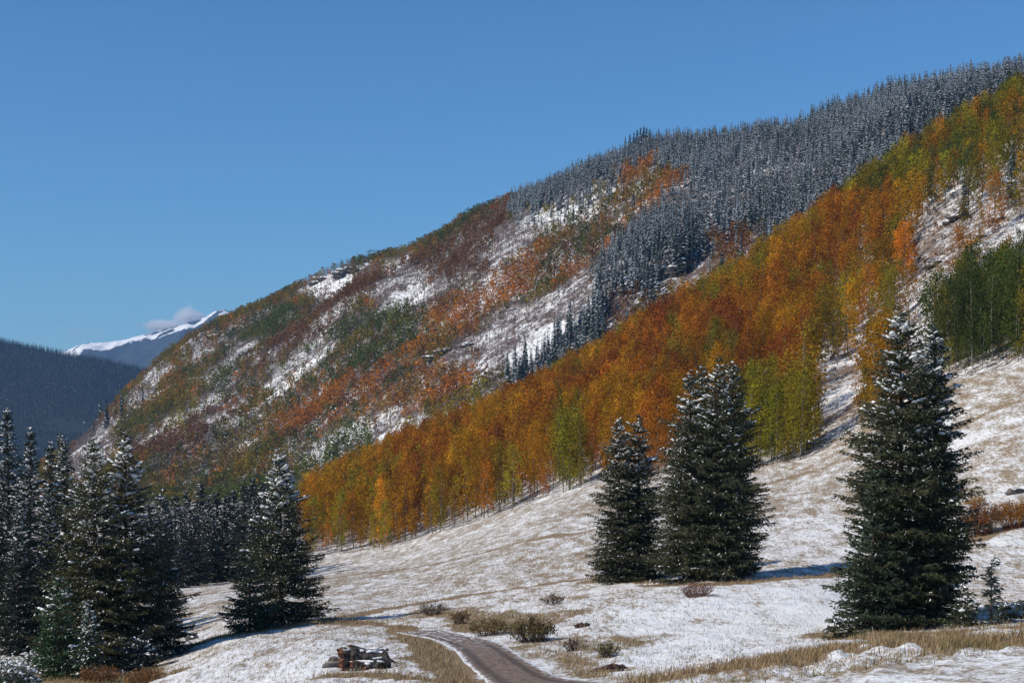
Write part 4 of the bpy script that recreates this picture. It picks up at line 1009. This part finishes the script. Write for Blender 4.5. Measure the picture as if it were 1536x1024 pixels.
outcrop(520, 410, 40, 'dark crag in the snow patch near the left part of the skyline', 711, 6, 0.45)
outcrop(478, 424, 24, 'small crag left of the skyline crag', 712, 4, 0.5)
outcrop(370, 530, 26, 'dark ledge below the left crest beside a snow streak', 713, 5, 0.35)
outcrop(700, 520, 22, 'small ledge right of the layered rock ledge on the orange slope', 714, 4, 0.35)
outcrop(178, 640, 22, 'lower crags at the left foot of the mountain', 716, 4, 0.6)
outcrop(450, 500, 22, 'ledge between two snow streaks on the left half of the mountain', 717, 4, 0.35)
outcrop(1500, 330, 26, 'dark rocks in the snow below the snow-plastered spruces', 718, 5, 0.4)
outcrop(1400, 400, 26, 'rocks in the snow beside the upper end of the grove', 719, 5, 0.35)
def grounded(o_, u, v):
    e = cast(u, v); return e
def boulder(u, v, w, h, label, seed, snow=True, mat=None):
    e0 = cast(u, v); V, Q = rock_arr(seed, w / 2 / 0.8, w / 2.6, h / 0.9)
    e = empty('boulder', tuple(e0), label, 'boulder'); rng = np.random.default_rng(seed)
    b = MB(); b.add(V, Q); b.build('stone', mat or M_ROCK, parent=e)
    if snow:
        s = MB(); lumps(s, np.column_stack([rng.normal(size=5) * w * .15, rng.normal(size=5) * w * .1, np.full(5, h * .62)]), rng.random(5) * 3, np.column_stack([w * (.16 + .1 * rng.random(5)), np.full(5, w * .13), np.full(5, h * .16)]), rng); s.build('snow_cap', M_SNOW, parent=e, smoothed=True)
boulder(503, 1000, 0.75, 0.22, 'flat brown stone with a snow rim left of the fallen logs', 801)
boulder(500, 991, 0.34, 0.22, 'small black stone above the flat brown stone left of the logs', 802, snow=False)
boulder(1522, 739, 1.5, 0.45, 'grey flat boulder with snow near the right border', 803)
boulder(268, 957, 0.9, 0.4, 'dark lump standing in for shade on the meadow right of the left spruce clump', 804, snow=False)  # rock-shaped lump added where there is only a dark shadow, no real boulder
boulder(290, 958, 0.8, 0.3, 'low dark lump standing in for shade just right of the other by the left clump', 805)  # second added lump, its dark stone stands for the same shadow

def log(p0, p1, r0, r1, label, seed, end_mat=True, snow=1.0):
    rng = np.random.default_rng(seed); p0 = np.array(p0, float); p1 = np.array(p1, float); n = 14
    pts = [p0 + (p1 - p0) * t + np.array([0, 0, 0.05 * math.sin(t * 5 + seed)]) for t in np.linspace(0, 1, n)]
    rad = [(r0 + (r1 - r0) * t) * (0.9 + 0.25 * rng.random()) for t in np.linspace(0, 1, n)]
    V, Q = tube(pts, rad, 12); V += rng.normal(size=V.shape) * 0.012
    o0 = pts[0]; e = empty('fallen_log', tuple(o0), label, 'log', 'fallen logs in the snow')
    b = MB(); b.add(V - o0, Q); b.build('weathered_trunk', M_LOG, parent=e)
    ax = unit(pts[0] - pts[1]); be = MB(); k = 12     # splintered end
    ring = V[:12] - o0; tip = ring.mean(0) + ax * 0.10
    for i in range(12):
        a, c = ring[i], ring[(i + 1) % 12]; m_ = (a + c) / 2 + ax * (0.05 + 0.18 * rng.random()); be.add(np.array([a * 1.02, c * 1.02, m_, tip]), None, [(0, 1, 2), (0, 2, 3), (2, 1, 3)])
    be.build('broken_end', M_LOGEND, parent=e)
    ring = V[-12:] - o0; ce = ring.mean(0); be = MB(); be.add(np.vstack([ring, ce - ax * 0.05]), None, [(i, (i + 1) % 12, 12) for i in range(12)]); be.build('cut_end', M_LOGEND, parent=e)
    if snow:
        s = MB(); m_ = int(14 * snow); t = rng.random(m_); an = math.atan2(*(p1 - p0)[1::-1])
        pp = np.array([p0 + (p1 - p0) * q for q in t]) - o0; rr = r0 + (r1 - r0) * t; pp[:, 2] += rr * 0.9
        lumps(s, pp, np.full(m_, an), np.column_stack([0.12 + 0.14 * rng.random(m_), rr * 0.50, np.full(m_, 0.045)]), rng); s.build('snow_cover', M_SNOW, parent=e, smoothed=True)
q0 = cast(545, 1003); lx, ly, lz = q0
log((lx - 0.75, ly - 0.10, lz + 0.42), (lx + 0.72, ly + 0.30, lz + 0.36), 0.34, 0.22, 'thick snow-topped log with a reddish splintered left end', 811)
log((lx - 0.35, ly - 0.30, lz + 0.16), (lx + 0.62, ly - 0.22, lz + 0.20), 0.17, 0.13, 'dark short log lying under the thick one, half in the grass', 812, snow=0.8)
log((lx - 0.45, ly + 0.42, lz + 0.72), (lx + 0.85, ly + 0.50, lz + 0.58), 0.055, 0.03, 'thin bare pole lying across the top of the thick log', 813, snow=0.3)
def stump():
    e = empty('tree_stump', (lx + 0.80, ly + 0.05, lz), 'round knotty brown stump at the right end of the fallen logs', 'stump')
    V, Q = rock_arr(814, 0.26, 0.24, 0.36); b = MB(); b.add(V + [0, 0, 0.28], Q); rng = np.random.default_rng(3)
    for k in range(7):
        a = k * 0.9; d = np.array([math.cos(a) * .4, math.sin(a) * .35, -0.05 + .25 * rng.random()]); v, q = tube([(0, 0, 0.3), d * .6 + [0, 0, .3], d + [0, 0, .25]], [.07, .05, .02], 5); b.add(v, q)
    b.build('root_mass', M_LOG, parent=e)
stump()
log((lx - 0.62, ly - 0.22, lz + 0.05), (lx - 0.30, ly + 0.25, lz + 0.60), 0.13, 0.10, 'short dark log end propped across the left of the thick log', 815, snow=0.4)
log((lx + 0.15, ly - 0.40, lz + 0.10), (lx + 0.70, ly - 0.10, lz + 0.42), 0.10, 0.07, 'slanting dark limb in front of the right half of the thick log', 816, snow=0.4)
# eroded bare soil bank
def soil(u, v, w, label, seed):
    e0 = cast(u, v); V, Q = rock_arr(seed, w / 2, w / 4, 0.2, slab=1.0); V = V + np.random.default_rng(seed).normal(size=V.shape) * (0.04, 0.04, 0.03); b = MB(); b.add(V, Q)
    m = bark('bare_soil', (0.13, 0.075, 0.05), (0.06, 0.038, 0.03), 3); o = b.build('soil_bank', m); o.location = tuple(e0); o.rotation_euler = (0, 0, 0.6); tag(o, label, 'soil bank')
soil(918, 1006, 1.7, 'bare reddish soil bank breaking out of the snow right of the road', 821)
soil(872, 940, 0.9, 'small dark soil scar on the bank above the road', 822)

def bush(u, v, wpx, hpx, label, seed, cols, n=900, twigs=90, group='bushes of the meadow', name='bush', snow=0.0, leaf=0.045):
    e0 = cast(u, v); rng = np.random.default_rng(seed); W = wpx * e0[1] / F; Hh = hpx * e0[1] / F
    e = empty(name, tuple(e0), label, 'bush', group)
    bt = MB(); tips = []
    for k in range(twigs):
        a = rng.random() * 6.283; sp = math.sqrt(rng.random()); d = np.array([math.cos(a) * sp * W / 2, math.sin(a) * sp * W / 2.4, Hh * (0.55 + 0.45 * rng.random()) * (1 - 0.35 * sp * sp)])
        zb = float(H(np.array([e0[0] + d[0] * .45]), np.array([e0[1] + d[1] * .45]))[0]) - e0[2]
        b0 = np.array([d[0] * .45, d[1] * .45, zb - 0.05]); mid = (b0 + d) / 2 + rng.normal(size=3) * 0.06 * W
        v_, q_ = tube([b0, mid, d + [0, 0, zb]], [0.012, 0.008, 0.003], 3); bt.add(v_, q_, rnd=rng.random(), col=(*cols[0], 1)); tips.append((mid, d + [0, 0, zb]))
    bt.build('twigs', M_TWIG, parent=e, col=True)
    bl = MB(); ti = rng.integers(0, twigs, n); t = rng.random(n) ** 0.7
    A = np.array([q[0] for q in tips]); B = np.array([q[1] for q in tips])
    pos = A[ti] + (B[ti] - A[ti]) * t[:, None] + rng.normal(size=(n, 3)) * 0.05 * (W ** 0.5)
    ax = rdir(n, rng) + [0, 0, .5]; ax = unit(ax); sz = leaf * (0.6 + 0.8 * rng.random(n)); V, Q = cards(pos, ax * sz[:, None] * 1.3, perp(ax, rng) * sz[:, None] * .6)
    cc = np.array(cols[1:])[rng.integers(0, len(cols) - 1, n)]; cc = np.column_stack([cc, np.ones(n)])
    bl.add(V, Q, rnd=np.repeat(rng.random(n), 4), col=np.repeat(cc, 4, 0)); bl.build('leaves', M_GRASS, parent=e, col=True)
    if snow:
        s = MB(); m_ = int(60 * snow); pp = B[rng.integers(0, twigs, m_)] + rng.normal(size=(m_, 3)) * .03; sz = 0.015 + 0.045 * rng.random(m_) ** 1.5; lumps(s, pp, rng.random(m_) * 6, np.column_stack([sz * 1.4, sz, sz * .7]), rng); s.build('snow_cover', M_SNOW, parent=e, smoothed=True)
BR = (0.09, 0.06, 0.05)
bush(797, 962, 76, 40, 'round olive-brown bush on the bank above the road', 901, [BR, (0.2, 0.15, 0.05), (0.14, 0.11, 0.04), (0.12, 0.08, 0.05)], 2200, 160)
bush(735, 952, 78, 26, 'low spreading olive bush left of the round one above the road', 902, [BR, (0.18, 0.14, 0.06), (0.22, 0.15, 0.07)], 1400, 100)
bush(650, 922, 44, 26, 'grey leafless bush at the far bend of the road', 903, [(0.12, 0.09, 0.07), (0.14, 0.11, 0.08)], 300, 130)
bush(690, 935, 30, 24, 'tawny bush between the grey leafless bush and the low olive one', 912, [BR, (0.24, 0.16, 0.08)], 500, 60)
bush(1045, 894, 60, 26, 'reddish leafless shrub at the foot of the middle spruce clump', 904, [(0.14, 0.07, 0.055), (0.18, 0.08, 0.06)], 300, 160)
bush(830, 905, 40, 18, 'low brown bush on the snow left of the middle clump', 905, [BR, (0.2, 0.14, 0.08)], 400, 60)
bush(862, 975, 44, 20, 'scraggly dark bush right of the road bank', 906, [BR, (0.12, 0.09, 0.06)], 120, 70)
bush(912, 985, 40, 26, 'olive weedy bush above the bare soil bank', 907, [BR, (0.2, 0.17, 0.08), (0.15, 0.12, 0.06)], 350, 70)
bush(1470, 802, 70, 55, 'rust-brown bush directly right of the tallest spruce', 908, [(0.16, 0.07, 0.04), (0.34, 0.13, 0.02), (0.22, 0.08, 0.03), (0.12, 0.06, 0.04)], 4200, 220)
bush(1520, 792, 64, 50, 'golden-orange bush at the right border', 909, [(0.16, 0.07, 0.04), (0.42, 0.19, 0.02), (0.34, 0.14, 0.02), (0.2, 0.09, 0.03)], 4200, 200)
bush(1462, 762, 40, 22, 'tan tuft of bush above the rust-brown one', 910, [BR, (0.36, 0.2, 0.06)], 1200, 60)
bush(1570, 780, 60, 50, 'golden bush just outside the right border', 911, [BR, (0.42, 0.19, 0.02)], 2500, 100)
bush(150, 1022, 70, 30, 'dry brown brush at the foot of the left spruce clump', 913, [(0.16, 0.08, 0.04), (0.24, 0.12, 0.05)], 900, 150)
bush(215, 1024, 60, 24, 'dry orange-brown brush below the low spreading spruce', 914, [(0.2, 0.1, 0.05), (0.26, 0.13, 0.05)], 700, 120)
bush(16, 1052, 90, 72, 'snow-covered low bush in the bottom left corner', 915, [(0.10, 0.09, 0.08), (0.10, 0.12, 0.09)], 2600, 220, snow=5.0)
bush(45, 1000, 40, 26, 'snow-covered shrub behind the corner bush at the lower left', 916, [(0.10, 0.09, 0.08), (0.10, 0.12, 0.09)], 400, 60, snow=2.5)

# dry grass: tapered blades, dense on the strips, sparse tufts over the snow
def build_grass():
    rng = np.random.default_rng(77); mb = MB()
    def blades(x, y, hh, wd, pal, lean=0.35):
        n = len(x); z = H(x, y); a = rng.random(n) * 6.283; w_ = np.column_stack([np.cos(a), np.sin(a), np.zeros(n)]) * wd[:, None]
        tip = np.column_stack([rng.normal(size=n) * lean * hh + 0.15 * hh, rng.normal(size=n) * lean * hh, hh]); b = np.column_stack([x, y, z - 0.03])
        m_ = b + tip * 0.55 - np.column_stack([tip[:, 0] * .12, tip[:, 1] * .12, 0 * hh])
        V = np.stack([b - w_, b + w_, m_ + w_ * .7, m_ - w_ * .7, b + tip], 1).reshape(-1, 3); i = np.arange(n) * 5
        mb.add(V, np.stack([i, i + 1, i + 2, i + 3], 1), np.stack([i + 3, i + 2, i + 4], 1), np.repeat(rng.random(n), 5), np.repeat(np.column_stack([pal, np.ones(n)]), 5, 0))
    # candidates spread evenly over the visible near ground
    N_ = 520000
    Y = np.exp(rng.random(N_) * (math.log(175) - math.log(26)) + math.log(26)); u = rng.random(N_) * 1760 - 110; x = (u - CU) / F * Y
    g = gmask(x, Y); rd = road_dist(x, Y)
    keep = (rd > 1.5) & (rng.random(N_) < np.where(g > 0.6, 0.42, 0.03 + 0.22 * np.clip(g - 0.1, 0, 1) * (0.4 + 1.2 * (fbm(x / 0.7, Y / 0.7, 2, 95) > 0.1))))
    x, Y, g = x[keep], Y[keep], g[keep]; n = len(x); dense = smooth(0.45, 0.9, g)
    hh = (0.09 + 0.10 * rng.random(n)) * (1 - dense) + (0.13 + 0.20 * rng.random(n)) * dense; hh *= (1 - 0.35 * smooth(70, 130, Y))
    wd = 0.006 + 0.00012 * Y
    pal = np.array([(0.40, 0.28, 0.14), (0.33, 0.22, 0.11), (0.44, 0.33, 0.19), (0.25, 0.165, 0.085)])[rng.integers(0, 4, n)]
    # greener along the road verge and under the foreground lip
    gr = smooth(0.2, 0.5, fbm(x / 4, Y / 4, 2, 96)) * (rng.random(n) < 0.5); pal = np.where(gr[:, None] > 0.5, np.array((0.19, 0.17, 0.06)), pal)
    blades(x, Y, hh, wd, pal)
    o = mb.build('dry_grass', M_GRASS, col=True); tag(o, 'tan dry grass in strips and tufts over the snowy meadow', 'grass', kind='stuff'); print('grass', n)
build_grass()

# ------------------------------------------------------------------ clouds beyond the far range (soft volumes, outside the haze)
def cloud(name, u0, v0, wpx, hpx, label, seed, dens, blobs_):
    Y = 14500.0; rng = np.random.default_rng(seed); x0, z0 = (u0 - CU) / F * Y, (HV - v0) / F * Y; s = Y / F
    b = MB(); V, Q = rock_arr(seed, wpx / 2 * s * 1.15, wpx / 3 * s, hpx / 2 * s * 1.2, 24, 16); b.add(V, Q)
    m, n, out = mat_new('cloud_vapour'); tc = N(n, 'ShaderNodeTexCoord').outputs['Object']
    sep = N(n, 'ShaderNodeSeparateXYZ'); n.links.new(tc, sep.inputs[0])
    tot = None
    for (bx, bz, rx_, rz_) in blobs_:
        dx = mathn(n, 'DIVIDE', mathn(n, 'SUBTRACT', sep.outputs[0], bx * s), rx_ * s); dz = mathn(n, 'DIVIDE', mathn(n, 'SUBTRACT', sep.outputs[2], bz * s), rz_ * s); dy = mathn(n, 'DIVIDE', sep.outputs[1], wpx / 3 * s * .7)
        r2 = mathn(n, 'SQRT', mathn(n, 'ADD', mathn(n, 'ADD', mathn(n, 'MULTIPLY', dx, dx), mathn(n, 'MULTIPLY', dz, dz)), mathn(n, 'MULTIPLY', dy, dy)))
        e = mathn(n, 'SUBTRACT', 1.0, r2)
        tot = e if tot is None else mathn(n, 'MAXIMUM', tot, e)
    nz = noise(n, tc, 0.005, 6, 0.65); f = mathn(n, 'ADD', tot, mathn(n, 'MULTIPLY_ADD', nz, 3.2, -1.75)); f = mapr(n, f, 0.0, 0.9)
    pv = N(n, 'ShaderNodeVolumePrincipled'); pv.inputs['Color'].default_value = (1, 0.99, 0.97, 1); n.links.new(mathn(n, 'MULTIPLY', f, dens), pv.inputs['Density']); pv.inputs['Anisotropy'].default_value = 0.2
    n.links.new(pv.outputs[0], out.inputs['Volume'])
    o = b.build(name, m); o.location = (x0, Y, z0); tag(o, label, 'cloud', 'small clouds over the far range', 'stuff')
cloud('cloud', 262, 482, 120, 56, 'small pale cloud hugging the top of the far snowy range', 951, 0.03, [(-20, -6, 45, 12), (22, 4, 26, 24), (0, -8, 50, 9)])
cloud('cloud', 122, 494, 90, 46, 'faint wisp of cloud above the far left peak', 952, 0.0016, [(-10, 0, 35, 20), (15, -4, 30, 12)])

# ------------------------------------------------------------------ haze: one closed box of thin air round everything on the ground
def haze(density):
    x0, x1, y0, y1, z0, z1 = -9000, 16500, -300, 12000, -240, 1500
    zmax = max(float(np.max(LZ)) + 120, 300); z1 = zmax
    V = np.array([(x, y, z) for z in (z0, z1) for y in (y0, y1) for x in (x0, x1)], float)
    Q = [(0, 2, 3, 1), (4, 5, 7, 6), (0, 1, 5, 4), (2, 6, 7, 3), (0, 4, 6, 2), (1, 3, 7, 5)]
    m, n, out = mat_new('thin_haze'); pv = N(n, 'ShaderNodeVolumePrincipled'); pv.inputs['Color'].default_value = (0.28, 0.56, 1.0, 1)
    pv.inputs['Density'].default_value = density; pv.inputs['Anisotropy'].default_value = 0.0; n.links.new(pv.outputs[0], out.inputs['Volume'])
    o = mesh('haze', V, Q, mat=m); tag(o, 'thin blue air haze over the valley', 'haze', kind='stuff'); print('haze top', z1)
haze(4.6e-5)
